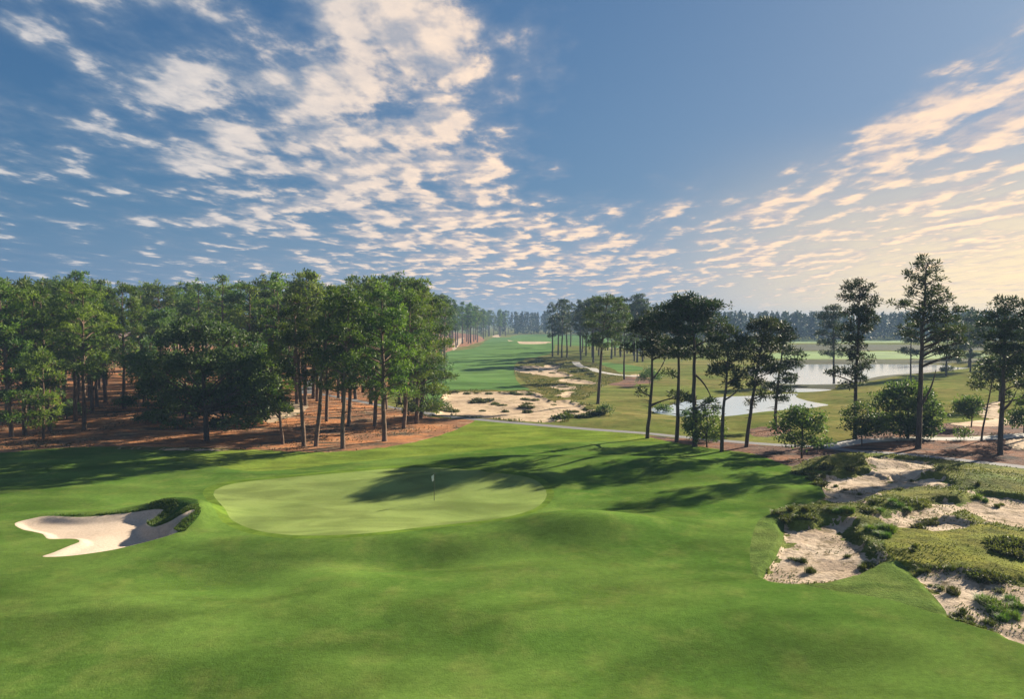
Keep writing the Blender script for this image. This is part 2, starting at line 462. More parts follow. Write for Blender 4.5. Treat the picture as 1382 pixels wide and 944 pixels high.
MAT['mid_native_rough'] = ground_mat('mid_native_rough_grass', grass_cols((0.095, 0.105, 0.028), (0.140, 0.120, 0.040), (0.050, 0.062, 0.020), 0.12, 1.6, 1.7), 0.95, 0.0, (2.0, 1.0, 0.25))
MAT['native_sand'] = ground_mat('native_sand_ground', sand_cols((0.47, 0.385, 0.295), (0.34, 0.262, 0.19), (0.155, 0.12, 0.068), 0.50), 0.95, 0.1, (3.0, 0.9, 0.14))
MAT['sandy_waste'] = ground_mat('waste_sand_ground', sand_cols((0.50, 0.39, 0.27), (0.37, 0.275, 0.19), (0.15, 0.13, 0.065), 0.53, 1.6), 0.95, 0.1, (2.0, 0.7, 0.15))
MAT['sand_bunker'] = ground_mat('raked_bunker_sand', sand_cols((0.50, 0.41, 0.325), (0.45, 0.365, 0.285), (0.40, 0.32, 0.25), 0.58, 6.0), 0.95, 0.1, (5.0, 0.25, 0.04))
MAT['pine_straw'] = ground_mat('pine_straw_litter', straw_cols, 0.95, 0.05, (3.0, 1.0, 0.15))
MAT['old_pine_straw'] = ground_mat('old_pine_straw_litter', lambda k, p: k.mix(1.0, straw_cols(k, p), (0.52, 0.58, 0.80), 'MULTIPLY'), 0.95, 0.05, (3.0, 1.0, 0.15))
MAT['footpath'] = ground_mat('concrete_path', lambda k, p: k.mix(k.noise(p, 1.2, 5, 0.7), (0.30, 0.295, 0.285), (0.42, 0.41, 0.39)), 0.9, 0.2)
MAT['cart_path'] = ground_mat('cart_path_asphalt', lambda k, p: k.mix(k.noise(p, 1.2, 5, 0.7), (0.105, 0.11, 0.125), (0.19, 0.19, 0.20)), 0.9, 0.2)
# the concrete path on the right is paler
mt, nt = nodes('pond_water')
k = NT(nt)
out = k.new('ShaderNodeOutputMaterial')
b = k.new('ShaderNodeBsdfPrincipled')
b.inputs['Base Color'].default_value = (0.42, 0.48, 0.50, 1)  # pale base puts the bright sky reflection into the water colour
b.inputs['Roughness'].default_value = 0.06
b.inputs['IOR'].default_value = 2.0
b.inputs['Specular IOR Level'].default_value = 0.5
pos = k.new('ShaderNodeNewGeometry').outputs['Position']
bn = k.new('ShaderNodeBump')
bn.inputs['Strength'].default_value = 0.04
bn.inputs['Distance'].default_value = 0.05
k.put(bn.inputs['Height'], k.noise(k.scale(pos, (0.25, 1, 1)), 1.5, 3))
k.put(b.inputs['Normal'], bn.outputs[0])
k.put(out.inputs['Surface'], b.outputs[0])
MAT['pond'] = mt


def leaf_mat(name, dark, light, trans=0.35, var=0.25):
    mt, nt = nodes(name)
    k = NT(nt)
    out = k.new('ShaderNodeOutputMaterial')
    at = k.new('ShaderNodeAttribute')
    at.attribute_name = 'tint'
    oi = k.new('ShaderNodeObjectInfo')
    c = k.mix(at.outputs['Fac'], dark, light)
    hs = k.new('ShaderNodeHueSaturation')
    k.put(hs.inputs['Color'], c)
    k.put(hs.inputs['Value'], k.rng(oi.outputs['Random'], 0, 1, 1 - var, 1 + var, False))
    k.put(hs.inputs['Hue'], k.rng(k.m('FRACT', k.m('MULTIPLY', oi.outputs['Random'], 7.3)), 0, 1, 0.478, 0.516, False))
    d = k.new('ShaderNodeBsdfPrincipled')
    d.inputs['Roughness'].default_value = 0.6
    d.inputs['Specular IOR Level'].default_value = 0.25
    k.put(d.inputs['Base Color'], hs.outputs[0])
    t = k.new('ShaderNodeBsdfTranslucent')
    tc = k.mix(1.0, hs.outputs[0], (1.1, 1.15, 0.55), 'MULTIPLY')
    k.put(t.inputs['Color'], tc)
    mx = k.new('ShaderNodeMixShader')
    mx.inputs[0].default_value = trans
    k.put(mx.inputs[1], d.outputs[0])
    k.put(mx.inputs[2], t.outputs[0])
    k.put(out.inputs['Surface'], mx.outputs[0])
    return mt


def bark_mat(name, a, b_):
    def f(k, p):
        n = k.noise(k.scale(p, (6, 6, 1.2)), 1.0, 6, 0.7)
        return k.mix(k.rng(n, 0.3, 0.7), a, b_)
    return ground_mat(name, f, 0.95, 0.1, (4.0, 1.0, 0.1))


PINE = leaf_mat('pine_needles', (0.022, 0.056, 0.011), (0.130, 0.200, 0.027), 0.38, 0.3)  # sunlit copy: brightness of lit clumps put into the light tone
PINE_DK = leaf_mat('backlit_pine_needles', (0.024, 0.044, 0.016), (0.060, 0.092, 0.024), 0.2)  # darker copy: shade of trees against the sun put into the colour
PINE_MID = leaf_mat('shaded_pine_needles', (0.024, 0.050, 0.014), (0.085, 0.132, 0.028), 0.3)  # copy between the two, with less shade put into the colour
OAK = leaf_mat('oak_leaves', (0.038, 0.086, 0.032), (0.115, 0.190, 0.058), 0.4)
BUSH = leaf_mat('shrub_leaves', (0.050, 0.095, 0.028), (0.105, 0.165, 0.040), 0.35)
FARW = leaf_mat('distant_wood_foliage', (0.020, 0.036, 0.018), (0.042, 0.066, 0.028), 0.2)
BLADE = leaf_mat('wiregrass_blades', (0.052, 0.085, 0.014), (0.130, 0.150, 0.028), 0.3, 0.3)
LITTER = leaf_mat('litter_weeds', (0.045, 0.038, 0.022), (0.13, 0.10, 0.05), 0.25, 0.2)
BLADE_G = leaf_mat('green_grass_blades', (0.070, 0.150, 0.022), (0.150, 0.240, 0.040), 0.35, 0.2)
SCRUB = leaf_mat('scrub_leaves', (0.045, 0.06, 0.02), (0.10, 0.115, 0.035), 0.3)
BARK = bark_mat('pine_bark', (0.085, 0.058, 0.043), (0.20, 0.14, 0.10))
BARK_DK = bark_mat('dark_bark', (0.055, 0.045, 0.038), (0.13, 0.10, 0.08))


# ------------------------------------------------------------------ mesh helpers
def mesh_np(name, V, Fq, mat, tint=None, smooth=False, normals=None):
    """V (n,3); Fq (m,3) or (m,4)"""
    me = bpy.data.meshes.new(name)
    V = np.ascontiguousarray(V, np.float32)
    Fq = np.ascontiguousarray(Fq, np.int32)
    m, c = Fq.shape
    me.vertices.add(len(V))
    me.vertices.foreach_set('co', V.ravel())
    me.loops.add(m * c)
    me.loops.foreach_set('vertex_index', Fq.ravel())
    me.polygons.add(m)
    me.polygons.foreach_set('loop_start', np.arange(0, m * c, c, dtype=np.int32))
    me.polygons.foreach_set('loop_total', np.full(m, c, np.int32))
    if smooth:
        me.polygons.foreach_set('use_smooth', np.ones(m, bool))
    if tint is not None:
        at = me.attributes.new('tint', 'FLOAT', 'POINT')
        at.data.foreach_set('value', np.ascontiguousarray(tint, np.float32))
    me.materials.append(mat)
    me.update(calc_edges=True)
    if normals is not None:
        me.normals_split_custom_set_from_vertices([tuple(n) for n in normals])
    return me


def link(name, me, parent=None, kind=None, **props):
    o = bpy.data.objects.new(name, me)
    COL.objects.link(o)
    if parent is not None:
        o.parent = parent
    if kind:
        o['kind'] = kind
    for a, b in props.items():
        o[a] = b
    return o


# ------------------------------------------------------------------ ground sheet: one triangulation cut into its surfaces
def ground_points():
    pts = []
    vs = np.concatenate([[434.6, 435.6, 437, 438.5, 440.2, 442], np.arange(444, 640, 2.0), np.arange(640, 880, 2.6), np.arange(880, 1010, 4.5)])
    for i, v in enumerate(vs):
        step = 4.2 if v > 470 else 6
        us = np.arange(-260 + (i % 2) * step / 2, 1650, step)
        us = us + RNG.uniform(-0.6, 0.6, len(us))
        b = (472.0 - v) / F
        dz = -SP + b * CP
        t = CAM_Z / -dz
        dy = (CP + b * SP)
        pts.append(np.stack([(us - 691) / F * t, np.full(len(us), dy * t) * (1 + RNG.uniform(-1, 1, len(us)) * 2e-4)], 1))
    # finer on the sandy ground to the right and in the bunker
    for (u0, u1, v0, v1, du, dv) in ((1020, 1420, 612, 870, 2.2, 2.0), (10, 290, 680, 758, 1.8, 1.5), (575, 815, 490, 572, 2.0, 1.2)):
        n = int((u1 - u0) / du * (v1 - v0) / dv)
        U = RNG.uniform(u0, u1, n)
        Vv = RNG.uniform(v0, v1, n)
        b = (472.0 - Vv) / F
        t = CAM_Z / -(-SP + b * CP)
        pts.append(np.stack([(U - 691) / F * t, (CP + b * SP) * t], 1))
    P = np.concatenate(pts)
    # the land round about
    gx, gy = np.meshgrid(np.arange(-1500, 1501, 30.0), np.arange(-150, 2301, 30.0))
    g = np.stack([gx.ravel(), gy.ravel()], 1) + RNG.uniform(-6, 6, (gx.size, 2))
    out_w = (np.abs(g[:, 0]) > np.maximum(g[:, 1], 0) * 0.88 + 12) | (g[:, 1] < 30)
    g = g[out_w]
    P = P[(np.abs(P[:, 0]) < 1495) & (P[:, 1] < 2290)]
    corners = np.array([(-1520, -170), (1520, -170), (1520, 2320), (-1520, 2320)], float)
    return np.concatenate([P, g, corners])


P0 = ground_points()
verts = [Vector((float(a), float(b_))) for a, b_ in P0]
edges = []
for name, poly, depth, edge in R:
    s = len(verts)
    n = len(poly)
    verts += [Vector((float(max(min(a, 1500), -1500)), float(max(min(b_, 2300), -160)))) for a, b_ in poly]
    edges += [(s + i, s + (i + 1) % n) for i in range(n)]
vo, _, fo, *_ = delaunay_2d_cdt(verts, edges, [], 0, 1e-4, False)
XY = np.array([(p.x, p.y) for p in vo])
TRI = np.array([tuple(f) for f in fo], np.int32)
a, b_, c = XY[TRI[:, 0]], XY[TRI[:, 1]], XY[TRI[:, 2]]
flip = ((b_[:, 0] - a[:, 0]) * (c[:, 1] - a[:, 1]) - (b_[:, 1] - a[:, 1]) * (c[:, 0] - a[:, 0])) < 0
TRI[flip] = TRI[flip][:, ::-1]
CEN = (a + b_ + c) / 3
Z = full_height(XY[:, 0], XY[:, 1])
e = 0.12
nx = -(full_height(XY[:, 0] + e, XY[:, 1]) - full_height(XY[:, 0] - e, XY[:, 1])) / (2 * e)
ny = -(full_height(XY[:, 0], XY[:, 1] + e) - full_height(XY[:, 0], XY[:, 1] - e)) / (2 * e)
NRM = np.stack([nx, ny, np.ones(len(nx))], 1)
NRM /= np.linalg.norm(NRM, axis=1)[:, None]
which = np.full(len(TRI), -1)
for i, (name, poly, depth, edge) in enumerate(R):
    which[inside(CEN, poly)] = i
# sand and turf break up into each other along their edges
names = np.array([r[0] for r in R] + ['ground'])
first = {n: [r[0] for r in R].index(n) for n in ('native_sand', 'native_turf', 'sandy_waste')}
for sand, turf, ext, amp, cell in (('native_sand', first['native_turf'], NATIVE, 3.0, 1.3), ('sandy_waste', names.tolist().index('mid_native_rough'), None, 3.6, 2.6)):
    rr = [i for i, r in enumerate(R) if r[0] == sand]
    sd = np.full(len(CEN), -4.0)
    own = np.full(len(CEN), -1)
    for i in rr:
        if CEN[:, 1].max() < 0:
            continue
        q = poly_dist(CEN, R[i][1], 4.0)
        ii = inside(CEN, R[i][1])
        q = np.where(ii, q, -q)
        own = np.where(q > sd, i, own)
        sd = np.maximum(sd, q)
    nz = fbm(CEN[:, 0] / cell, CEN[:, 1] / cell, 4, 55) * amp
    nm_f = names[which]
    if sand == 'native_sand':
        may = np.isin(nm_f, ['native_sand', 'native_turf'])
    else:
        may = np.isin(nm_f, ['sandy_waste', 'mid_native_rough'])
        sd = np.where(CEN[:, 1] > 290, np.where(sd > 0, 4.0, -4.0), sd)      # far pits keep their drawn outline
    make = may & (sd + nz > 0) & (sd > -1.6)
    drop = may & ~make & (nm_f == sand)
    which[make] = own[make]
    which[drop] = turf
XYZ = np.concatenate([XY, Z[:, None]], 1)


def submesh(name, mask, mat, flat=False):
    T = TRI[mask]
    used, inv = np.unique(T, return_inverse=True)
    T = inv.reshape(T.shape)
    nr = NRM[used]
    if flat:
        nr = np.tile([0, 0, 1.0], (len(used), 1))
    return mesh_np(name, XYZ[used], T, mat, smooth=True, normals=nr)


# merge the regions of one name unless they are apart by nature
link('ground', submesh('ground', which == -1, MAT['ground']), kind='structure')
for nm in dict.fromkeys(r[0] for r in R):
    ids = [i for i, r in enumerate(R) if r[0] == nm]
    apart = [[i] for i in ids] if nm in ('pond', 'cart_path', 'footpath', 'sandy_waste') else [ids]
    for grp in apart:
        mk = np.isin(which, grp)
        if mk.any():
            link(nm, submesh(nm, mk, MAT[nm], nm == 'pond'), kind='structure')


def gz(x, y):
    return float(full_height(np.array([x]), np.array([y]))[0])


def spot(u, v):
    def hf(x, y):
        return gz(x, y)
    x, y = G(u, v)
    for _ in range(3):
        z = gz(x, y)
        d = ray(u, v)
        t = (CAM_Z - z) / -d[2]
        x, y = 0.5 * (x + d[0] * t), 0.5 * (y + d[1] * t)
    return x, y, gz(x, y)


def z_at(v, y):
    """height whose image lies on photo row v at distance y"""
    d = ray(691, v)
    return CAM_Z + d[2] / d[1] * y


# ------------------------------------------------------------------ plants
def tube(pts, rad, sides, V, Q, cap=True):
    base = sum(len(x) for x in V)
    pts = np.asarray(pts, float)
    n = len(pts)
    T = np.gradient(pts, axis=0)
    T /= np.linalg.norm(T, axis=1)[:, None] + 1e-9
    ref = np.where(np.abs(T[:, 2:3]) > 0.85, np.array([[1.0, 0, 0]]), np.array([[0, 0, 1.0]]))
    A = np.cross(T, ref)
    A /= np.linalg.norm(A, axis=1)[:, None] + 1e-9
    B = np.cross(T, A)
    an = np.linspace(0, 2 * np.pi, sides, endpoint=False)
    ring = (A[:, None, :] * np.cos(an)[None, :, None] + B[:, None, :] * np.sin(an)[None, :, None]) * np.asarray(rad)[:, None, None] + pts[:, None, :]
    V.append(ring.reshape(-1, 3))
    i = np.arange(n - 1)[:, None] * sides
    j = np.arange(sides)[None, :]
    j2 = (j + 1) % sides
    q = np.stack([base + i + j, base + i + j2, base + i + sides + j2, base + i + sides + j], -1).reshape(-1, 4)
    Q.append(q)


def unit(n, rng):
    d = rng.normal(size=(n, 3))
    return d / np.linalg.norm(d, axis=1)[:, None]


def leaf_quads(C, D, L, W, rng):
    """diamond leaves: base C, axis D, length L, width W"""
    n = len(C)
    r = unit(n, rng)
    Wd = np.cross(D, r)
    Wd /= np.linalg.norm(Wd, axis=1)[:, None] + 1e-9
    L = np.asarray(L).reshape(-1, 1)
    W = np.asarray(W).reshape(-1, 1)
    V = np.stack([C, C + D * L * 0.5 + Wd * W * 0.5, C + D * L, C + D * L * 0.5 - Wd * W * 0.5], 1)
    return V.reshape(-1, 3)


def build_tree(seed, H, lobes, lean=(0, 0), r0=None, kind='pine', leaf=(0.5, 0.13), per_tuft=22, tuft_r=0.55, tuft_gap=0.62, forks=(), name='pine', bare=5, mats=None, dens=1.0):
    """lobes: (x, y, z, rx, rz) foliage masses in metres about the trunk's foot. returns trunk mesh, crown mesh"""
    rng = np.random.default_rng(seed)
    r0 = r0 or 0.0135 * H + 0.03
    V, Q = [], []
    n = 12
    t = np.linspace(0, 1, n)
    wob = np.cumsum(rng.normal(0, 0.012 * H / n * 3, (n, 2)), 0)
    wob -= wob[0] + (wob[-1] - wob[0]) * t[:, None]
    tx = lean[0] * t ** 1.15 + wob[:, 0]
    ty = lean[1] * t ** 1.15 + wob[:, 1]
    tz = t * H * 0.97
    tr = np.stack([tx, ty, tz], 1)
    tr[0, 2] = -0.35
    rad = r0 * (1 - 0.82 * t ** 1.2)
    rad[0] *= 1.45
    ext = np.concatenate([tr[:1], [tr[0] + (tr[1] - tr[0]) * 0.28], tr[1:]])
    rext = np.concatenate([rad[:1], [r0 * 1.02], rad[1:]])
    tube(ext, rext, 9, V, Q)

    def on_trunk(z):
        k_ = np.clip(z / (H * 0.97), 0, 1)
        return np.array([np.interp(k_, t, tx), np.interp(k_, t, ty), k_ * H * 0.97]), float(np.interp(k_, t, rad))
    # second stem(s)
    for (zf, ex, ey, ez) in forks:
        p0, rr = on_trunk(zf)
        p3 = np.array([ex, ey, ez], float)
        mid = p0 * 0.55 + p3 * 0.45 + np.array([(p3[0] - p0[0]) * 0.25, 0, -0.1 * (ez - zf)])
        s = np.linspace(0, 1, 9)[:, None]
        c_ = (1 - s) ** 2 * p0 + 2 * s * (1 - s) * mid + s ** 2 * p3
        tube(c_, np.linspace(rr * 0.7, 0.04, 9), 7, V, Q)
    tc, tv = [], []
    for (lx, ly, lz, rx, rz) in lobes:
        ctr = np.array([lx, ly, lz], float)
        p_ax, _ = on_trunk(lz)
        reach = np.hypot(lx - p_ax[0], ly - p_ax[1])
        zs = max(0.25 * H, min(lz - reach * (0.35 if kind == 'pine' else 0.8), H * 0.93))
        p0, rr = on_trunk(zs)
        if reach > 0.35 * rx or kind != 'pine':
            s = np.linspace(0, 1, 6)[:, None]
            mid = p0 * 0.5 + ctr * 0.5 + np.array([0, 0, 0.12 * reach]) + rng.normal(0, 0.07 * reach + 0.02, 3)
            c_ = (1 - s) ** 2 * p0 + 2 * s * (1 - s) * mid + s ** 2 * ctr
            rb = min(rr * 0.55, 0.03 + 0.016 * reach + 0.02 * rx)
            tube(c_, np.linspace(rb, 0.025, 6), 5, V, Q)
        nt_ = max(3, int(dens * 2.6 * (rx * rx * 2 + rx * rz * 2) / (3 * tuft_gap ** 2)))
        d = unit(nt_, rng)
        d[:, 2] = np.where(d[:, 2] < -0.35, -d[:, 2] * 0.7, d[:, 2])
        rr_ = rng.uniform(0.45, 1.0, nt_) ** 0.6
        c2 = ctr + d * rr_[:, None] * np.array([rx, rx, rz]) * (0.8 + 0.4 * rng.random(nt_))[:, None]
        tc.append(c2)
        tv.append(np.clip(rng.normal(0.45, 0.2) + rng.normal(0, 0.24, nt_), 0, 1))
        # twigs to a few tufts
        for q in range(0, nt_, 4):
            tube([ctr * 0.8 + p0 * 0.2, (ctr + c2[q]) / 2 + [0, 0, 0.08], c2[q]], [0.045, 0.03, 0.015], 3, V, Q)
    # dead stubs under the crown
    zb = min(l[2] for l in lobes) if lobes else H * 0.5
    for q in range(bare):
        z0 = rng.uniform(0.55, 1.0) * zb
        p0, rr = on_trunk(z0)
        an = rng.uniform(0, 2 * np.pi)
        ln = rng.uniform(0.5, 1.6)
        p1 = p0 + np.array([math.cos(an) * ln, math.sin(an) * ln, rng.uniform(-0.2, 0.4)])
        tube([p0, (p0 + p1) / 2 + [0, 0, 0.1], p1], [0.05, 0.035, 0.012], 4, V, Q)
    trunk = mesh_np(name + '_trunk', np.concatenate(V), np.concatenate(Q), mats[0], smooth=True)
    tc = np.concatenate(tc)
    tv = np.concatenate(tv)
    N = len(tc)
    m = per_tuft
    C = np.repeat(tc, m, 0)
    D = unit(N * m, rng)
    if kind == 'pine':
        D[:, 2] = D[:, 2] * 0.9 + 0.3
        D /= np.linalg.norm(D, axis=1)[:, None]
        C = C + D * rng.uniform(0.0, tuft_r * 0.7, (N * m, 1))
    else:
        C = C + D * (rng.random((N * m, 1)) ** 0.5) * tuft_r
        D2 = unit(N * m, rng)
        D2[:, 2] -= 0.2
        D = D2 / np.linalg.norm(D2, axis=1)[:, None]
    Lf = leaf[0] * rng.uniform(0.65, 1.2, N * m)
    Wf = leaf[1] * rng.uniform(0.7, 1.25, N * m)
    VV = leaf_quads(C, D, Lf, Wf, rng)
    tint = np.repeat(np.clip(np.repeat(tv, m) + rng.normal(0, 0.1, N * m), 0, 1), 4)
    crown = mesh_np(name + '_crown', VV, np.arange(len(VV)).reshape(-1, 4), mats[1], tint=tint)
    return trunk, crown


def auto_lobes(rng, zb, zt, w, shape='pine', lean=(0, 0), H=None, n=None):
    """irregular whorls of foliage masses between heights zb..zt, half width w"""
    H = H or zt
    L = []
    z = zb
    hgt = zt - zb
    while z < zt - 0.4:
        f = (z - zb) / hgt
        if shape == 'pine':
            env = w * min(1.0, 0.55 + 1.3 * f) * (1 - max(0, f - 0.5) * 1.35)
        elif shape == 'cone':
            env = w * min(1, 0.7 + f * 1.2) * (1 - 0.8 * f)
        else:
            env = w * math.sqrt(max(0.05, 1 - (2 * f - 0.85) ** 2 * 0.8))
        env = max(env, 0.7)
        k_ = max(2, int(rng.uniform(1.7, 2.7) * env / 1.5))
        a0 = rng.uniform(0, 6.28)
        for q in range(k_):
            an = a0 + q * 6.283 / k_ + rng.normal(0, 0.35)
            rr = env * rng.uniform(0.42, 0.85)
            s = rng.uniform(0.8, 1.25) * (0.55 + 0.18 * w)
            lx = lean[0] * (z / H) ** 1.15
            ly = lean[1] * (z / H) ** 1.15
            L.append((lx + math.cos(an) * rr, ly + math.sin(an) * rr, z + rng.normal(0, 0.3), s, s * rng.uniform(0.5, 0.75)))
        z += rng.uniform(0.75, 1.15) * (0.75 + 0.09 * hgt)
    lx, ly = lean
    L.append((lx, ly, zt - 0.55, 0.75, 0.6))
    L.append((lx * 0.97 + rng.normal(0, 0.3), ly, zt - 1.4, 0.95, 0.7))
    return L


def thing(name, loc, label, cat, group=None, rz=0.0, sc=1.0):
    o = bpy.data.objects.new(name, None)
    COL.objects.link(o)
    o.empty_display_size = 0.5
    o.location = loc
    o.rotation_euler = (0, 0, rz)
    o.scale = (sc, sc, sc)
    o['label'] = label
    o['category'] = cat
    if group:
        o['group'] = group
    return o


_seed = [100]


def hero(kind, ub, vb, vt, label, w=40, cb=None, top_u=None, lobes=None, leaf=None, mats=None, r0=None, forks=(), shape='pine', cat='pine tree', group=None, name='pine_tree', per=None, dens=1.0, bare=5, depth=0.8, tuft_gap=None):
    """one tree drawn after the photo: foot (ub, vb), top row vt, half crown width w px, crown from row cb; lobes in photo px"""
    _seed[0] += 1
    rng = np.random.default_rng(_seed[0])
    x, y, z = spot(ub, vb)
    s = y / F
    H = z_at(vt, y) - z
    top_u = ub if top_u is None else top_u
    lean = ((top_u - ub) * s, rng.normal(0, 0.02) * H)
    if lobes:
        L = []
        if kind == 'pine':
            dens = dens * 1.08
        W = max(abs(l[0] - ub) + l[2] for l in lobes) * s
        for (lu, lv, ru, rv) in lobes:
            ru, rv = ru * 1.14, rv * 1.22
            L.append(((lu - ub) * s, rng.uniform(-1, 1) * W * 0.35 * depth, z_at(lv, y) - z, ru * s, rv * s))
            # the crown is as deep as it is wide: a partner mass behind or before
            L.append(((lu - ub) * s + rng.normal(0, 0.4) * ru * s, rng.uniform(-1, 1) * W * 0.42 * depth, z_at(lv + rng.normal(0, 0.3) * rv, y) - z, ru * s * 0.85, rv * s * 0.85))
    else:
        L = auto_lobes(rng, z_at(cb, y) - z, H, w * s, shape, lean, H)
    if kind == 'pine':
        kw = dict(leaf=leaf or (0.46, 0.12), per_tuft=per or 22, tuft_r=0.5, tuft_gap=tuft_gap or 0.62)
        mats = mats or (BARK, PINE)
    else:
        kw = dict(leaf=leaf or (0.34, 0.24), per_tuft=per or 20, tuft_r=0.6, tuft_gap=tuft_gap or 0.62)
        mats = mats or (BARK_DK, OAK)
    tm, cm = build_tree(_seed[0], H, L, lean, r0, kind, forks=[(z_at(a, y) - z, (b1 - ub) * s, 0.3, z_at(c1, y) - z) for a, b1, c1 in forks], name=name, mats=mats, dens=dens, bare=bare, **kw)
    o = thing(name, (x, y, z), label, cat, group)
    link('trunk', tm, o)
    link('crown', cm, o)
    return o


#HEROES#
exec_heroes = True
FR = 'pines standing along the front edge of the left pine straw'
LF = 'pines of the left wood standing just behind its front edge'
# ---- front row of the left wood (right part)
hero('pine', 382, 600, 472, 'short leaning young pine with a low forked trunk at the lawn edge', w=34, cb=560, top_u=362, forks=[(566, 356, 520)], group=FR)
hero('pine', 410, 603, 398, 'tall slightly curved pine at the lawn edge, right next to the short leaning forked pine', w=44, cb=505, top_u=396, group=FR)
hero('pine', 426, 602.6, 394, 'tall pine at the lawn edge whose trunk leans clearly to the right', w=40, cb=515, top_u=449, group=FR)
hero('pine', 462.6, 606, 388, 'pine with its foot closest to the lawn, on the very edge of the orange straw', w=46, cb=525, top_u=472, group=FR)
hero('pine', 470, 576, 396, 'dark pine set back behind the pine that stands on the very edge of the straw', w=36, cb=520, top_u=478, group=LF)
hero('pine', 505.6, 576, 392, 'slender pine set back on the straw just left of the thick straight trunk', w=32, cb=522, top_u=512, group=LF)
hero('pine', 518.7, 596, 382, 'big pine with the thickest straight trunk on the right part of the straw bed', w=52, cb=535, top_u=516, r0=0.31, group=FR)
hero('pine', 544.5, 579, 392, 'pine right of the thick straight trunk, with a bare lower trunk and a full crown', w=42, cb=530, top_u=554, group=FR)
hero('pine', 562, 572, 388, 'pine near the right end of the wood with foliage hanging low beside the path', w=42, cb=552, top_u=572, group=FR)
hero('pine', 568, 564.7, 398, 'last pine at the right end of the left wood, its crown overhanging the sandy waste', w=40, cb=552, top_u=585, shape='round', group=FR)
hero('pine', 440.6, 569, 408, 'thin pine seen between the curved trunk and the trunk leaning right', w=30, cb=520, group=LF)
# ---- left part
hero('pine', 16, 590, 388, 'pine at the left margin of the photo with a thick sunlit trunk', w=44, cb=560, top_u=8, group=LF)
hero('pine', 34, 587.5, 392, 'tall thin pine with a pale trunk, second from the left margin', w=38, cb=530, top_u=30, group=LF)
hero('pine', 58.6, 593.4, 470, 'young low pine with yellow green tufts in front of the left pines', w=30, cb=575, top_u=62, group=LF, shape='round')
hero('pine', 67.5, 582, 388, 'pine behind the young low pine, its sunlit trunk leaning a little left', w=40, cb=520, top_u=56, group=LF)
hero('pine', 114, 580, 384, 'tall pine with a thick knobbly trunk and many bare stubs, left of the straw clearing', w=46, cb=500, top_u=116, r0=0.3, bare=16, group=LF)
hero('pine', 102, 569, 392, 'slim pine with a reddish sunlit trunk just left of the knobbly trunk', w=36, cb=500, group=LF)
hero('pine', 125, 558, 396, 'pine with a pale bent limb low on its trunk, left of the straw clearing', w=38, cb=510, forks=[(530, 136, 486)], group=LF)
hero('pine', 87, 550, 392, 'pine behind the slim reddish trunk with a dark base', w=36, cb=495, group=LF)
hero('pine', 50, 575, 394, 'shaded pine between the two pale trunks at the far left', w=34, cb=520, group=LF)
hero('pine', 167, 552.5, 380, 'tall straight pine in the middle of the clearing with a dark bush at its foot', w=40, cb=478, r0=0.28, group=LF)
hero('pine', 200, 552, 470, 'small dark round-headed pine at the back of the straw clearing', w=22, cb=540, shape='round', mats=(BARK_DK, OAK), group=LF)
hero('pine', 193.5, 547, 476, 'small dark pine half hidden behind the small round-headed one', w=18, cb=532, shape='round', mats=(BARK_DK, OAK), group=LF)
hero('pine', 219.6, 571.6, 420, 'shaded pine with low foliage left of the broad oak', w=36, cb=560, mats=(BARK_DK, OAK), group=LF)
hero('oak', 278.7, 595.4, 432, 'broad dark oak with a thick short trunk, standing out on the straw near the lawn', cat='oak tree', name='oak_tree', r0=0.36,
     lobes=[(278, 448, 34, 15), (240, 462, 34, 16), (320, 460, 36, 16), (205, 492, 28, 18), (240, 500, 34, 20), (285, 490, 38, 20), (330, 495, 36, 20), (365, 500, 30, 20), (215, 530, 26, 18), (250, 540, 28, 18),
            (320, 535, 36, 20), (362, 530, 28, 20), (335, 562, 26, 12), (300, 555, 26, 12), (230, 556, 20, 10), (380, 548, 22, 14)], per=22, dens=0.72)
for (ub, vb, vt, w, cb, lab) in [(300, 575, 470, 34, 570, 'low dark tree with foliage down to the ground just behind the broad oak'), (345, 572, 462, 34, 568, 'low dark tree hanging to the ground, between the broad oak and the short leaning pine'), (250, 566, 480, 28, 560, 'low dark tree left of the oak trunk with foliage near the ground')]:
    hero('oak', ub, vb, vt, lab, w=w, cb=cb, shape='round', cat='oak tree', name='oak_tree', group='low dark trees around the broad oak')
for (ub, vb, w_, h_, lab) in [(170, 553, 16, 20, 'dark bush around the foot of the tall clearing pine'), (205, 572, 24, 16, 'low spreading bush on the straw left of the oak'), (90, 566, 24, 22, 'green bush behind the sunlit left trunks'), (240, 580, 20, 12, 'low dark bush on the straw just left of the oak trunk'), (15, 575, 20, 22, 'bush at the left margin behind the thick trunk')]:
    hero('oak', ub, vb, vb - h_, lab, lobes=[(ub - w_ * .5, vb - h_ * .4, w_ * .5, h_ * .35), (ub + w_ * .4, vb - h_ * .35, w_ * .5, h_ * .35), (ub, vb - h_ * .62, w_ * .5, h_ * .35)], r0=0.06, cat='bush', name='bush', bare=0, leaf=(0.26, 0.16))

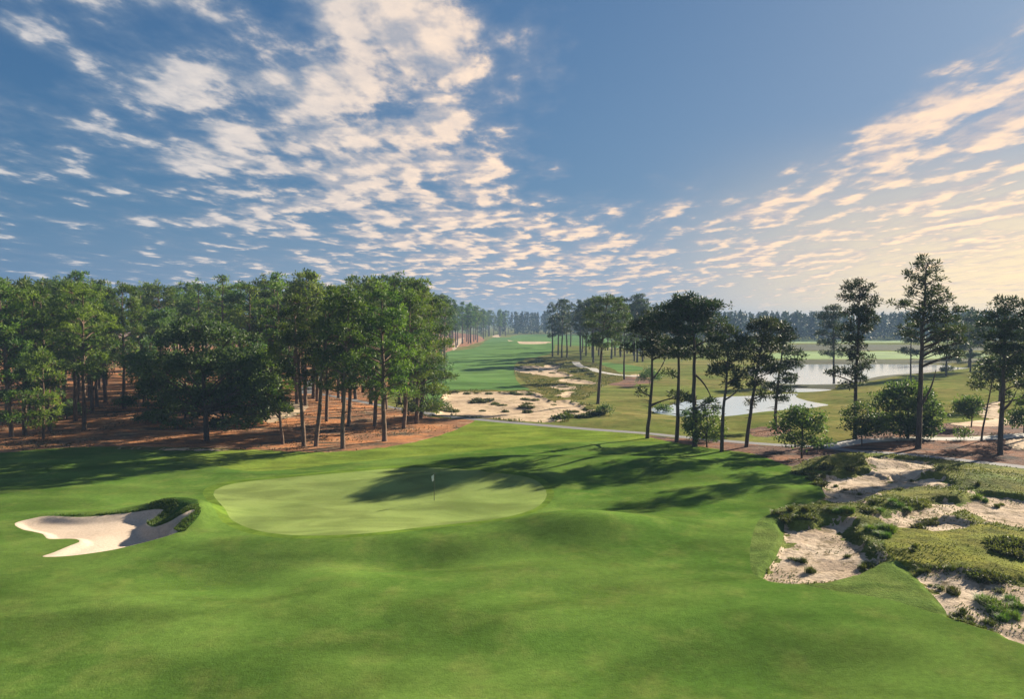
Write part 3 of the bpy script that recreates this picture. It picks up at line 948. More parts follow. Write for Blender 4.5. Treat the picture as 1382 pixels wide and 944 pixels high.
# ---- right-hand group by the pond
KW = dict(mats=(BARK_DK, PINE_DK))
PG = 'dark pines between the lawn and the near pond'
hero('pine', 806.8, 545.6, 398, 'tall pine with a long bare trunk standing alone beyond the big sandy waste', w=33, cb=466, top_u=820, r0=0.3, mats=(BARK_DK, PINE_MID), group=PG, shape='round', dens=1.2)
hero('pine', 873.6, 592, 420, 'first dark pine by the pond, nearest the sandy waste, with a forked crown', lobes=[(880, 428, 16, 8), (866, 440, 16, 9), (894, 440, 16, 9), (872, 456, 16, 9), (888, 462, 18, 9), (862, 470, 12, 7), (900, 478, 14, 7), (880, 480, 14, 8), (912, 535, 12, 6), (866, 530, 7, 4)], top_u=881, forks=[(512, 902, 470)], group=PG, **KW)
hero('pine', 913, 597.6, 410, 'second dark pine by the pond, its trunk left of the tallest of that row', lobes=[(905, 418, 20, 9), (890, 432, 18, 9), (920, 430, 18, 9), (905, 450, 22, 10), (920, 466, 18, 9), (892, 466, 16, 8), (912, 482, 18, 8), (925, 540, 10, 6), (902, 505, 8, 4)], top_u=914, group=PG, **KW)
hero('pine', 938, 603, 400, 'tallest dark pine by the pond with a wide crown and a low drooping limb', lobes=[(930, 410, 22, 9), (912, 420, 20, 10), (948, 418, 22, 10), (930, 430, 26, 11), (958, 436, 18, 9), (910, 444, 16, 8), (940, 450, 26, 10), (962, 458, 12, 7), (925, 466, 18, 8), (945, 476, 18, 8), (960, 544, 10, 5), (968, 552, 7, 4)], top_u=932, r0=0.32, forks=[(505, 962, 543)], group=PG, **KW)
hero('pine', 974, 610, 443, 'shorter dark pine by the pond with one limb rising to the right', lobes=[(983, 450, 16, 8), (968, 462, 14, 8), (996, 462, 16, 8), (982, 474, 20, 9), (966, 484, 13, 7), (998, 486, 14, 8), (980, 500, 18, 8), (962, 505, 10, 6), (1003, 508, 12, 6), (988, 520, 12, 6)], top_u=982, forks=[(540, 1000, 520)], group=PG, **KW)
hero('pine', 1007, 603.7, 429, 'dark pine by the pond whose trunk leans strongly to the right', lobes=[(1030, 437, 16, 8), (1018, 448, 14, 8), (1042, 448, 14, 8), (1028, 462, 20, 9), (1012, 474, 13, 7), (1044, 474, 14, 8), (1026, 488, 18, 8), (1012, 502, 12, 6), (1040, 502, 14, 7), (1020, 520, 14, 7), (1030, 534, 10, 5), (1016, 546, 8, 4)], top_u=1031, group=PG, **KW)
hero('pine', 1046.6, 579.7, 438, 'dark pine set back beside the pond on its own straw patch, rightmost of that row', lobes=[(1055, 447, 14, 8), (1064, 460, 12, 8), (1048, 462, 12, 7), (1058, 476, 14, 8), (1066, 494, 12, 8), (1046, 500, 12, 7), (1060, 512, 14, 7), (1040, 524, 10, 5), (1058, 530, 12, 5), (1052, 540, 10, 4)], top_u=1056, group=PG, **KW)
# ---- right-hand singles
RG = 'tall pines on the right in front of the lakes'
hero('pine', 1154, 592.5, 378, 'tall pine before the lake with a broken open crown and drooping left limb', top_u=1154, r0=0.27, group=RG,
     lobes=[(1153, 384, 9, 5), (1144, 392, 10, 5), (1163, 391, 9, 5), (1178, 411, 9, 5), (1168, 402, 10, 5), (1140, 402, 8, 4), (1152, 406, 10, 5), (1160, 420, 14, 6), (1146, 424, 12, 6), (1170, 428, 10, 5), (1154, 438, 16, 7),
            (1140, 446, 10, 5), (1164, 448, 12, 6), (1150, 460, 14, 7), (1164, 470, 10, 6), (1142, 476, 8, 4), (1156, 484, 14, 7), (1166, 496, 9, 6), (1150, 502, 12, 6), (1132, 502, 9, 4), (1120, 506, 7, 4), (1160, 514, 10, 5), (1138, 520, 8, 4)], **KW)
hero('pine', 1125.6, 517, 412, 'pine standing at the lake bank behind the broken-crowned pine', top_u=1124, group=RG,
     lobes=[(1122, 418, 10, 5), (1112, 428, 10, 6), (1130, 428, 10, 6), (1120, 440, 14, 7), (1108, 452, 9, 5), (1130, 454, 10, 6), (1118, 464, 12, 6), (1130, 474, 9, 5), (1114, 478, 8, 4)], **KW)
hero('pine', 1239, 605.7, 347, 'tallest pine on the right with a narrow open top, rising far above the treeline', top_u=1244, r0=0.34, group=RG, forks=[(470, 1290, 440), (548, 1263, 500)],
     lobes=[(1244, 352, 6, 4), (1240, 360, 7, 4), (1252, 361, 7, 4), (1236, 370, 8, 4), (1250, 371, 9, 4), (1228, 377, 7, 4), (1262, 377, 5, 3), (1244, 380, 9, 5), (1220, 400, 7, 3.5), (1232, 390, 8, 4), (1252, 391, 9, 5), (1207, 412, 6, 3), (1241, 401, 10, 5), (1262, 398, 8, 4),
            (1226, 412, 9, 4), (1252, 412, 11, 5), (1270, 408, 10, 5), (1240, 422, 10, 5), (1264, 422, 12, 6), (1284, 420, 9, 5), (1224, 430, 10, 5), (1254, 434, 12, 6), (1278, 434, 13, 6), (1234, 443, 10, 5), (1262, 447, 14, 6), (1286, 448, 12, 6), (1228, 455, 9, 4), (1278, 460, 14, 6), (1296, 464, 10, 5), (1268, 474, 10, 5), (1286, 480, 10, 5)], **KW)
hero('pine', 1229, 512, 436, 'small pine on the lake shore just left of the tallest trunk', lobes=[(1228, 441, 8, 4), (1222, 450, 9, 5), (1234, 452, 9, 5), (1228, 462, 11, 5), (1220, 474, 8, 4), (1232, 478, 9, 4)], group=RG, **KW)
hero('pine', 1277, 508, 428, 'pine with a low wide crown behind the tallest pine at the end of the lake', lobes=[(1280, 434, 14, 6), (1266, 445, 14, 6), (1294, 446, 14, 7), (1278, 458, 20, 8), (1298, 468, 12, 6), (1270, 476, 14, 6), (1288, 486, 12, 5), (1282, 500, 8, 4)], group=RG, **KW)
hero('pine', 1309.5, 502, 426, 'pine farthest back on the right, at the tip of the lake', lobes=[(1310, 432, 14, 6), (1298, 444, 12, 6), (1322, 444, 14, 7), (1308, 458, 18, 7), (1324, 468, 12, 6), (1300, 472, 10, 5), (1312, 482, 10, 4)], group=RG, **KW)
hero('pine', 1324, 596, 486, 'thin young pine leaning right beside the big pine at the right margin', top_u=1340, r0=0.13, group=RG, lobes=[(1338, 492, 12, 6), (1326, 502, 12, 6), (1348, 504, 12, 6), (1336, 514, 14, 7), (1322, 522, 9, 5), (1346, 526, 10, 5)], **KW)
hero('pine', 1349, 542, 430, 'dark pine half hidden behind the big pine at the right margin', w=30, cb=505, group=RG, **KW)
hero('pine', 1350, 614, 402, 'big dark pine at the right margin with a flat bare-twigged top', top_u=1357, r0=0.3, group=RG,
     lobes=[(1356, 407, 12, 3), (1342, 413, 8, 3), (1370, 414, 10, 4), (1330, 428, 11, 5), (1350, 424, 13, 6), (1372, 426, 13, 6), (1340, 440, 15, 7), (1362, 440, 17, 8), (1384, 440, 13, 7), (1330, 455, 11, 6), (1352, 458, 17, 8), (1376, 458, 17, 8), (1340, 474, 13, 7), (1364, 476, 17, 8), (1388, 476, 13, 7),
            (1350, 492, 13, 6), (1374, 495, 15, 7), (1362, 510, 11, 6), (1380, 520, 11, 6), (1368, 536, 8, 5)], forks=[(555, 1372, 528)], **KW)
hero('pine', 1400, 590, 440, 'dark tree cut by the right margin behind the big pine', w=36, cb=540, group=RG, **KW)

# ---- small leafy trees and bushes on the right
BK = dict(cat='small tree', name='small_tree', leaf=(0.34, 0.17), bare=0)
hero('oak', 954, 604, 553, 'small bright green leafy tree at the feet of the dark pines by the pond', r0=0.1, mats=(BARK_DK, BUSH), lobes=[(950, 561, 16, 6), (936, 568, 14, 7), (966, 568, 12, 7), (928, 580, 10, 6), (948, 580, 18, 8), (970, 582, 8, 6), (934, 590, 9, 5), (960, 592, 12, 6)], **BK)
hero('oak', 1082, 619, 550, 'small dark leafy tree with a dense round crown at the corner of the lawn', r0=0.12, mats=(BARK_DK, OAK), lobes=[(1082, 558, 16, 6), (1066, 566, 14, 7), (1100, 566, 14, 7), (1056, 580, 13, 8), (1082, 576, 20, 9), (1108, 580, 13, 8), (1060, 594, 13, 7), (1084, 594, 16, 7), (1106, 596, 12, 6)], **BK)
hero('oak', 1163, 602, 546, 'small light green leafy tree beside the pale path fork', r0=0.08, mats=(BARK_DK, BUSH), lobes=[(1162, 551, 12, 4), (1150, 560, 11, 5), (1174, 562, 12, 5), (1160, 570, 16, 6), (1186, 574, 10, 5), (1146, 578, 8, 5), (1172, 580, 14, 5), (1190, 586, 7, 4), (1158, 586, 12, 5)], **BK)
hero('oak', 1225, 592, 516, 'very large round dark bush between the lake and the pale path', r0=0.2, mats=(BARK_DK, OAK), cat='bush', name='bush', bare=0, leaf=(0.36, 0.2),
     lobes=[(1222, 526, 22, 9), (1203, 536, 18, 9), (1243, 536, 18, 9), (1190, 552, 14, 10), (1218, 550, 24, 11), (1248, 552, 20, 11), (1262, 562, 12, 9), (1186, 568, 12, 9), (1212, 570, 22, 10), (1242, 572, 22, 10), (1262, 578, 10, 8), (1195, 581, 14, 7), (1225, 584, 20, 6), (1252, 585, 12, 6)])
hero('oak', 1311, 577, 534, 'small flat-topped tree with layered branches in front of the pale bunker', r0=0.1, mats=(BARK_DK, OAK), lobes=[(1312, 540, 12, 3), (1298, 546, 12, 4), (1320, 547, 10, 4), (1290, 552, 7, 3), (1306, 555, 14, 4), (1324, 555, 8, 3), (1312, 561, 10, 3)], **BK)
hero('oak', 1301, 594, 577, 'small yellowish bush beside the pale path on the right', r0=0.04, mats=(BARK_DK, BUSH), cat='bush', name='bush', bare=0, leaf=(0.24, 0.14), lobes=[(1295, 582, 7, 3.5), (1305, 583, 7, 3.5), (1300, 588, 9, 3.5)])
hero('oak', 1382, 585, 530, 'leafy bush cut by the right margin beside the pale path', r0=0.1, mats=(BARK_DK, OAK), cat='bush', name='bush', bare=0, lobes=[(1382, 545, 12, 9), (1372, 560, 9, 7), (1392, 560, 12, 9), (1380, 574, 12, 7)])
for (ub, vb, w_, h_, lab) in [(877, 521, 15, 26, 'dark rounded bush right of the lone tall pine beyond the waste'), (895, 556, 14, 10, 'reedy bush at the left tip of the pond'), (926, 561, 5, 6, 'tiny dark reed bush at the pond shore'), (816, 560, 12, 14, 'scrubby bush at the right end of the big sandy waste'),
                              (1104, 606, 9, 12, 'little bush in the shade right of the round leafy tree'), (586, 551, 22, 12, 'low scrub at the left end of the big sandy waste')]:
    hero('oak', ub, vb, vb - h_, lab, lobes=[(ub - w_ * .5, vb - h_ * .4, w_ * .5, h_ * .35), (ub + w_ * .4, vb - h_ * .35, w_ * .5, h_ * .35), (ub, vb - h_ * .62, w_ * .5, h_ * .35)], r0=0.06, cat='bush', name='bush', bare=0, leaf=(0.3, 0.16), mats=(BARK_DK, OAK))

# ---- prototypes for the woods
PROTO = []
for i in range(10):
    rng = np.random.default_rng(900 + i)
    H = [21, 23, 20, 24, 22, 19, 23, 21, 22, 24][i]
    ln = (rng.normal(0, 0.5), rng.normal(0, 0.5))
    L = auto_lobes(rng, H * rng.uniform(0.42, 0.55), H, rng.uniform(3.2, 4.3), 'pine' if i % 3 else 'round', ln, H)
    tm, cm = build_tree(900 + i, H, L, ln, None, 'pine', (0.6, 0.17), 17, 0.55, 0.72, name='wood_pine', mats=(BARK, PINE), bare=5)
    PROTO.append((tm, cm, H))
UNDER = []      # shady undergrowth trees
for i in range(3):
    rng = np.random.default_rng(980 + i)
    H = 8.0
    L = auto_lobes(rng, 0.9, H, 2.7, 'round', (0, 0), H)
    tm, cm = build_tree(980 + i, H, L, (0.2, 0.1), 0.12, 'oak', (0.5, 0.3), 14, 0.7, 0.85, name='understory_tree', mats=(BARK_DK, OAK), bare=0)
    UNDER.append((tm, cm, H))
PROTO_T = []      # slender pines, high crowns
for i in range(6):
    rng = np.random.default_rng(950 + i)
    H = 22 + i % 3
    ln = (rng.normal(0, 0.4), rng.normal(0, 0.4))
    L = auto_lobes(rng, H * rng.uniform(0.34, 0.45), H, rng.uniform(2.9, 3.7), 'pine' if i % 2 else 'cone', ln, H)
    tm, cm = build_tree(950 + i, H, L, ln, None, 'pine', (0.75, 0.26), 13, 0.6, 0.72, name='slender_pine', mats=(BARK_DK, PINE), bare=3)
    PROTO_T.append((tm, cm, H))


PROTO_D = []      # the same slender pines with backlit shade put into the needle colour
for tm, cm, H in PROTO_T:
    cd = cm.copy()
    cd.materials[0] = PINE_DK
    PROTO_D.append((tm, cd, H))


def wood_tree(x, y, Hw, label, group, protos, rng):
    under = protos is UNDER
    tm, cm, H = protos[rng.integers(len(protos))]
    z = gz(x, y)
    o = thing('small_tree' if under else 'pine_tree', (x, y, z - 0.05), label, 'small tree' if under else 'pine tree', group, rng.uniform(0, 6.28), Hw / H)
    link('trunk', tm, o)
    link('crown', cm, o)
    return o


rng = np.random.default_rng(42)
taken = [tuple(o.location[:2]) for o in S.objects if o.type == 'EMPTY']


def scatter(n, pick, label, group, protos, gap, hfun):
    k_ = 0
    tries = 0
    while k_ < n and tries < n * 60:
        tries += 1
        u, v = pick()
        x, y = G0(u, v)
        if any((x - a) ** 2 + (y - b) ** 2 < gap * gap for a, b in taken):
            continue
        taken.append((x, y))
        wood_tree(x, y, hfun(x, y), label, group, protos, rng)
        k_ += 1
    return k_


def pick_left(y0, y1, u0, u1):
    def f():
        y = rng.uniform(y0, y1)
        return rng.uniform(u0, u1), 432 + CAM_Z * F / y
    return f


WD = 'pines deeper in the left wood'
print('wood', scatter(26, pick_left(116, 150, -120, 150), 'pine in the left wood behind its front trunks, left of the straw clearing', 'pines left of the straw clearing', PROTO, 4.6, lambda x, y: rng.uniform(19, 22.5)))
print('wood', scatter(70, pick_left(152, 205, -130, 560), 'pine deep in the left wood, its crown part of the skyline canopy', WD, PROTO, 5.4, lambda x, y: rng.uniform(21, 24.5)))
print('wood', scatter(24, pick_left(130, 185, 330, 570), 'pine in the right half of the left wood behind the lawn edge trunks', 'pines behind the lawn edge trunks', PROTO, 4.6, lambda x, y: rng.uniform(20, 23)))
print('wood', scatter(24, pick_left(205, 300, 380, 600), 'pine at the far right end of the left wood, only its upper crown showing', 'pines at the far end of the left wood', PROTO, 5.5, lambda x, y: rng.uniform(22, 25)))

print('under', scatter(36, pick_left(172, 245, -120, 430), 'dark leafy undergrowth tree in the shade of the left wood', 'undergrowth trees in the left wood', UNDER, 3.6, lambda x, y: rng.uniform(6.5, 11)))
print('under', scatter(16, pick_left(245, 380, 60, 420), 'dark leafy undergrowth tree at the back of the left wood', 'undergrowth trees at the back of the left wood', UNDER, 4.0, lambda x, y: rng.uniform(9, 14)))
print('under', scatter(16, pick_left(165, 260, 420, 600), 'dark leafy undergrowth tree behind the right half of the left wood', 'undergrowth trees behind the right half of the left wood', UNDER, 3.6, lambda x, y: rng.uniform(6, 9)))


def pick_line(pts, jit):
    def f():
        k_ = rng.integers(len(pts) - 1)
        t = rng.random()
        u = pts[k_][0] * (1 - t) + pts[k_ + 1][0] * t
        v = pts[k_][1] * (1 - t) + pts[k_ + 1][1] * t
        return u + rng.uniform(-jit, jit), v - rng.random() * rng.random() * 12 * (v - 440) / 30
    return f


print('mid', scatter(40, pick_line([(590, 473), (605, 472), (620, 469), (640, 463), (655, 456), (690, 453)], 6), 'slender pine in the row along the left side of the middle fairway', 'pines along the left side of the middle fairway', PROTO_T, 4.0, lambda x, y: rng.uniform(22, 26)))
for (u, v, top, lab) in [(745.8, 482, 408, 'leftmost pine of the dark clump at the right side of the middle fairway'), (753, 479, 404, 'second trunk from the left in the dark clump right of the middle fairway'), (758, 484, 404, 'pine with the nearest foot in the dark clump right of the middle fairway'), (765, 483, 406, 'pine with the fourth trunk from the left in the clump right of the middle fairway'), (770, 469, 408, 'pine at the back of the dark clump right of the middle fairway')]:
    x, y = G0(u, v)
    taken.append((x, y))
    wood_tree(x, y, z_at(top, y) - gz(x, y), lab, 'dark clump right of the middle fairway', PROTO_D, rng)
print('mid', scatter(22, lambda: (rng.uniform(782, 868), rng.uniform(472, 490)), 'pine in the wood behind the lone tall pine, right of the middle fairway', 'pines right of the middle fairway', PROTO_D, 4.5, lambda x, y: rng.uniform(20, 25)))
for (u, v, top, w, lab) in [(842.6, 512.6, 425, 24, 'pine on the small red straw patch right of the lone tall pine'), (860, 489, 399, 22, 'tall pine behind the first dark pond pine, its crown top above the others'), (800.6, 490, 404, 26, 'dense pine standing just left behind the lone tall pine')]:
    hero('pine', u, v, top, lab, w=w, cb=v - (v - top) * 0.55, mats=(BARK_DK, PINE_MID))
print('mid', scatter(10, lambda: (rng.uniform(880, 960), rng.uniform(470, 484)), 'hazy pine far behind the dark pond pines', 'hazy pines behind the pond pines', PROTO_D, 7, lambda x, y: rng.uniform(17, 21)))
print('right', scatter(12, lambda: (rng.uniform(1290, 1440), rng.uniform(478, 497)), 'hazy pine beyond the lake tip at the right margin', 'hazy pines beyond the lake tip', PROTO_D, 7, lambda x, y: rng.uniform(17, 20)))


# ---- far-off wood: one mass
def far_wood():
    rg = np.random.default_rng(5)
    V, T = [], []
    X, Y, HH = [], [], []
    for (u0, u1, v0, v1, n) in ((-350, 745, 444.5, 452, 420), (735, 900, 449, 453, 90), (880, 1700, 455.5, 459.6, 760), (690, 760, 449.5, 451.5, 40)):
        for _ in range(n):
            u, v = rg.uniform(u0, u1), rg.uniform(v0, v1)
            x, y = G0(u, v)
            X.append(x); Y.append(y)
            HH.append(rg.uniform(17, 22) if v > 454 else rg.uniform(19, 24))
    Zg = full_height(np.array(X), np.array(Y))
    for x, y, h, zg in zip(X, Y, HH, Zg):
        m = 150
        f = rg.random(m) ** 0.8
        w = 3.4 * np.clip(1.12 - f, 0.06, 1) * np.clip(0.55 + f * 2, 0, 1)
        an = rg.uniform(0, 6.283, m)
        r_ = w * np.sqrt(rg.random(m))
        C = np.stack([x + np.cos(an) * r_, y + np.sin(an) * r_, zg + h * (0.05 + 0.95 * f)], 1)
        V.append(leaf_quads(C, unit(m, rg), rg.uniform(1.2, 2.2, m), rg.uniform(0.8, 1.4, m), rg))
        T.append(np.repeat(np.clip(rg.normal(0.4, 0.2) + rg.normal(0, 0.15, m), 0, 1), 4))
    V = np.concatenate(V)
    link('distant_forest', mesh_np('distant_forest', V, np.arange(len(V)).reshape(-1, 4), FARW, tint=np.concatenate(T)), kind='stuff', label='far-off blue green pine forest closing the horizon', category='forest')


far_wood()

# ------------------------------------------------------------------ grasses
def blades(C, n_per, h, spread, rng, width=0.03):
    """tapered bent blades growing from points C; h per point"""
    N = len(C)
    B = np.repeat(C, n_per, 0)
    hh = np.repeat(h, n_per) * rng.uniform(0.6, 1.15, N * n_per)
    an = rng.uniform(0, 6.283, N * n_per)
    sp = np.repeat(spread, n_per) * rng.uniform(0.2, 1.0, N * n_per)
    D = np.stack([np.cos(an), np.sin(an), np.zeros(N * n_per)], 1)
    B = B + D * (sp * 0.35)[:, None] * rng.random((N * n_per, 1))
    W = np.stack([-np.sin(an + rng.normal(0, .6, len(an))), np.cos(an), np.zeros(len(an))], 1) * width
    mid = B + D * (sp * 0.35)[:, None] + np.array([0, 0, 1.0]) * (hh * 0.65)[:, None]
    tip = B + D * sp[:, None] + np.array([0, 0, 1.0]) * (hh * (1 - 0.25 * rng.random(len(hh))))[:, None]
    V = np.stack([B - W, B + W, mid + W * 0.7, mid - W * 0.7, tip + W * 0.12, tip - W * 0.12], 1).reshape(-1, 3)
    i = np.arange(N * n_per)[:, None] * 6
    Q = np.concatenate([i + np.array([[0, 1, 2, 3]]), i + np.array([[3, 2, 4, 5]])])
    return V, Q, N * n_per


def region_of(P):
    w = np.full(len(P), -1)
    for i, (name, poly, depth, edge) in enumerate(R):
        w[inside(P, poly)] = i
    return np.array([R[i][0] if i >= 0 else 'ground' for i in w])


def grass_stuff():
    rg = np.random.default_rng(77)
    n = 60000
    U = rg.uniform(1020, 1480, n)
    Vv = rg.uniform(608, 880, n)
    b = (472.0 - Vv) / F
    t = CAM_Z / -(-SP + b * CP)
    P = np.stack([(U - 691) / F * t, (CP + b * SP) * t], 1)
    nm = region_of(P)
    patch = fbm(P[:, 0] / 3.2, P[:, 1] / 3.2, 4, 91)
    keep = ((nm == 'native_turf') & (rg.random(n) < np.clip(0.45 + patch * 2.4, 0.08, 1))) | ((nm == 'olive_turf') & (rg.random(n) < 0.3)) | ((nm == 'native_sand') & (patch > -0.02) & (rg.random(n) < 0.22))
    P = P[keep]
    patch = patch[keep]
    z = full_height(P[:, 0], P[:, 1])
    C = np.concatenate([P, z[:, None] - 0.02], 1)
    h = np.clip(0.08 + 0.45 * np.maximum(patch, 0) + rg.uniform(0, 0.08, len(P)), 0.05, 0.32)
    h[nm[keep] == 'olive_turf'] *= 0.45
    h[nm[keep] == 'native_sand'] *= 0.6
    V, Q, nb = blades(C, 6, h, h * 0.9, rg, 0.02)
    tint = np.repeat(np.clip(np.repeat(0.5 + 1.2 * fbm(P[:, 0] / 5, P[:, 1] / 5, 3, 14), 6) + rg.normal(0, .18, nb), 0, 1), 6)
    link('native_grass', mesh_np('native_grass', V, Q, BLADE, tint=tint), kind='stuff', label='shaggy uneven native grass cover over the sandy ground at the right', category='grass')


def lip_grass():
    rg = np.random.default_rng(78)
    n = 16000
    b = (472.0 - rg.uniform(674, 724, n)) / F
    t = CAM_Z / -(-SP + b * CP)
    P = np.stack([(rg.uniform(60, 285, n) - 691) / F * t, (CP + b * SP) * t], 1)
    P = P[region_of(P) == 'bunker_lip']
    dB = poly_dist(P, BUNKER, 1.2)
    P, dB = P[dB < 1.1], dB[dB < 1.1]
    C = np.concatenate([P, full_height(P[:, 0], P[:, 1])[:, None] - 0.02], 1)
    h = 0.10 + 0.16 * rg.random(len(P)) * (1.1 - dB)
    V, Q, nb = blades(C, 6, h, h * 0.8, rg, 0.015)
    link('lip_grass', mesh_np('lip_grass', V, Q, BLADE_G, tint=np.repeat(np.clip(rg.normal(.25, .2, nb), 0, 1), 6)), kind='stuff', label='long dark grass fringe on the raised back lip of the white bunker', category='grass')


def cover(name, u0, u1, v0, v1, n, where, seed, hr, width, mat, label, cell, bias, per=5):
    rg = np.random.default_rng(seed)
    b = (472.0 - rg.uniform(v0, v1, n)) / F
    t = CAM_Z / -(-SP + b * CP)
    P = np.stack([(rg.uniform(u0, u1, n) - 691) / F * t, (CP + b * SP) * t], 1)
    patch = fbm(P[:, 0] / cell, P[:, 1] / cell, 4, seed)
    kp = np.isin(region_of(P), where) & (patch > bias)
    P, patch = P[kp], patch[kp]
    C = np.concatenate([P, full_height(P[:, 0], P[:, 1])[:, None] - 0.03], 1)
    h = rg.uniform(hr[0], hr[1], len(P)) * np.clip(0.6 + 2 * (patch - bias), 0.5, 1.3)
    V, Q, nb = blades(C, per, h, h * 1.1, rg, width)
    link(name, mesh_np(name, V, Q, mat, tint=np.repeat(np.clip(rg.normal(.4, .25, nb), 0, 1), 6)), kind='stuff', label=label, category='grass')


grass_stuff()
lip_grass()
cover('rough_grass', 570, 930, 480, 572, 9000, ['mid_native_rough'], 81, (0.25, 0.6), 0.05, BLADE, 'tufty olive native grass round the sand pits beyond the path', 4.0, -0.06)
cover('undergrowth', -60, 640, 520, 611, 9000, ['pine_straw'], 82, (0.12, 0.42), 0.03, LITTER, 'sparse brown weeds and litter on the pine straw of the left wood', 5.0, 0.06)
cover('undergrowth', 868, 1420, 570, 632, 4000, ['old_pine_straw'], 83, (0.10, 0.34), 0.025, LITTER, 'sparse brown weeds and litter on the dark straw at the right', 4.0, 0.06)


def tussock_mesh(seed, h, n, mat, spread=1.0, width=0.02):
    rg = np.random.default_rng(seed)
    C = np.concatenate([rg.normal(0, 0.16 * spread, (n, 2)), np.zeros((n, 1)) - 0.04], 1)
    V, Q, nb = blades(C, 5, np.full(n, h), np.full(n, h * 0.8 * spread), rg, width)
    return mesh_np('grass_tussock', V, Q, mat, tint=np.repeat(np.clip(rg.normal(0.5, 0.25, nb), 0, 1), 6))


TUS = [tussock_mesh(s, hh, 40, BLADE, sp) for s, hh, sp in ((1, .5, 1.0), (2, .42, 1.3), (3, .6, .9), (4, .36, 1.1))]
TUSG = [tussock_mesh(s, hh, 60, BLADE_G, sp) for s, hh, sp in ((5, .55, 1.3), (6, .7, 1.1))]
SHR = []
for s in range(3):
    rg = np.random.default_rng(60 + s)
    m = 420
    d = unit(m, rg)
    d[:, 2] = np.abs(d[:, 2])
    C = d * np.array([1.0, 0.8, 0.32]) * (rg.random((m, 1)) ** 0.4)
    V = leaf_quads(C, unit(m, rg), rg.uniform(.2, .42, m), rg.uniform(.08, .16, m), rg)
    SHR.append(mesh_np('low_shrub', V, np.arange(len(V)).reshape(-1, 4), SCRUB, tint=np.repeat(np.clip(rg.normal(.45, .25, m), 0, 1), 4)))


def plant(name, me, u, v, sc, label, cat, group):
    x, y, z = spot(u, v)
    o = link(name, me, label=label, category=cat)
    if group:
        o['group'] = group
    o.location = (x, y, z)
    o.rotation_euler = (0, 0, random.uniform(0, 6.28))
    s = sc * random.uniform(0.85, 1.15)
    o.scale = (s * random.uniform(.9, 1.2), s, s * random.uniform(.85, 1.1))
    return o


TG = 'wiry tussocks on the sandy ground at the right'
for (u, v, sc) in [(1093, 773, 1.0), (1098, 772, .8), (1075, 757, .9), (1083, 759, 1.0), (1068, 755, .7), (1144, 752, .9), (1172, 764, 1.1), (1164, 768, .9), (1285, 801, 1.0), (1288, 803, .8), (1283, 770, .9), (1265, 792, .6),
                   (1270, 796, .7), (1243, 774, .7), (1252, 773, .5), (1256, 791, .5), (1334, 842, 1.0), (1299, 828, .7), (1297, 832, .8), (1290, 832, .7), (1311, 836, .6), (1320, 786, .6), (1350, 800, .8), (1120, 690, .9), (1060, 697, 1.0), (1052, 694, .9),
                   (1045, 694, .9), (1075, 700, 1.0), (1086, 690, 1.1), (1098, 686, 1.1), (1110, 684, 1.0), (1066, 690, 1.0), (1118, 640, .9), (1105, 634, 1.0), (1092, 634, 1.0), (1098, 641, 1.1), (1110, 646, .9), (1128, 657, .7), (1140, 662, .6), (1160, 668, .7),
                   (1230, 650, .6), (1215, 662, .8), (1195, 672, .9), (1180, 678, .9), (1310, 660, 1.0), (1320, 655, .9), (1300, 662, .9), (1345, 685, .9), (1352, 682, .8), (1250, 708, 1.0), (1240, 712, 1.0), (1262, 702, .8), (1235, 740, .7), (1232, 744, .6)]:
    plant('grass_tussock', random.choice(TUS), u, v, sc * 0.8, 'wiry green brown grass tussock growing on the sandy waste at the right', 'grass tussock', TG)
for (u, v, sc) in [(1330, 815, 1.2), (1337, 819, 1.4), (1344, 822, 1.3), (1325, 812, 1.0), (1348, 828, 1.1), (1358, 832, 1.3), (1366, 834, 1.2), (1373, 822, 1.0), (1365, 812, .9), (1340, 828, 1.0), (1352, 838, 1.0)]:
    plant('grass_tussock', random.choice(TUSG), u, v, sc * 0.72, 'tall bright green grass tussock in the clump at the lower right corner', 'grass tussock', 'bright green tussocks in the lower right corner')
for (u, v, sc) in [(1195, 726, 1.0), (1185, 722, 1.0), (1175, 716, 1.0), (1202, 718, 1.1), (1190, 715, 1.0), (1140, 690, 1.0), (1128, 692, 1.0), (1150, 692, 1.0), (1212, 684, 1.1), (1204, 680, 1.0), (1224, 688, .9), (1188, 690, .9), (1320, 674, 1.1), (1330, 678, 1.0)]:
    plant('grass_tussock', random.choice(TUSG), u, v, sc * .7, 'fresh green grass tussock on the raised turf edges beside the sand at the right', 'grass tussock', 'fresh green tussocks on the turf edges at the right')
SG = 'dark low shrubs on the native ground at the right'
for (u, v, sc) in [(1352, 738, 1.0), (1366, 736, 1.1), (1376, 741, 1.2), (1358, 747, .9), (1372, 750, 1.0), (1388, 744, 1.2), (1343, 742, .8)]:
    plant('low_shrub', random.choice(SHR), u, v, sc, 'dark wiry shrub of the clump on olive turf by the right margin', 'shrub', SG)
for (u, v, sc) in [(1085, 640, .9), (1098, 648, .9), (1075, 640, .7), (1115, 632, .9), (1150, 634, .8), (1106, 655, .7), (1240, 713, .7), (1253, 706, .6), (1318, 778, .7), (1332, 780, .7), (1348, 783, .6), (1090, 701, .8), (1060, 702, .7), (1170, 690, .8)]:
    plant('low_shrub', random.choice(SHR), u, v, sc, 'dark low shrub at the edge of turf and sand on the right', 'shrub', 'dark low shrubs at the turf edges on the right')
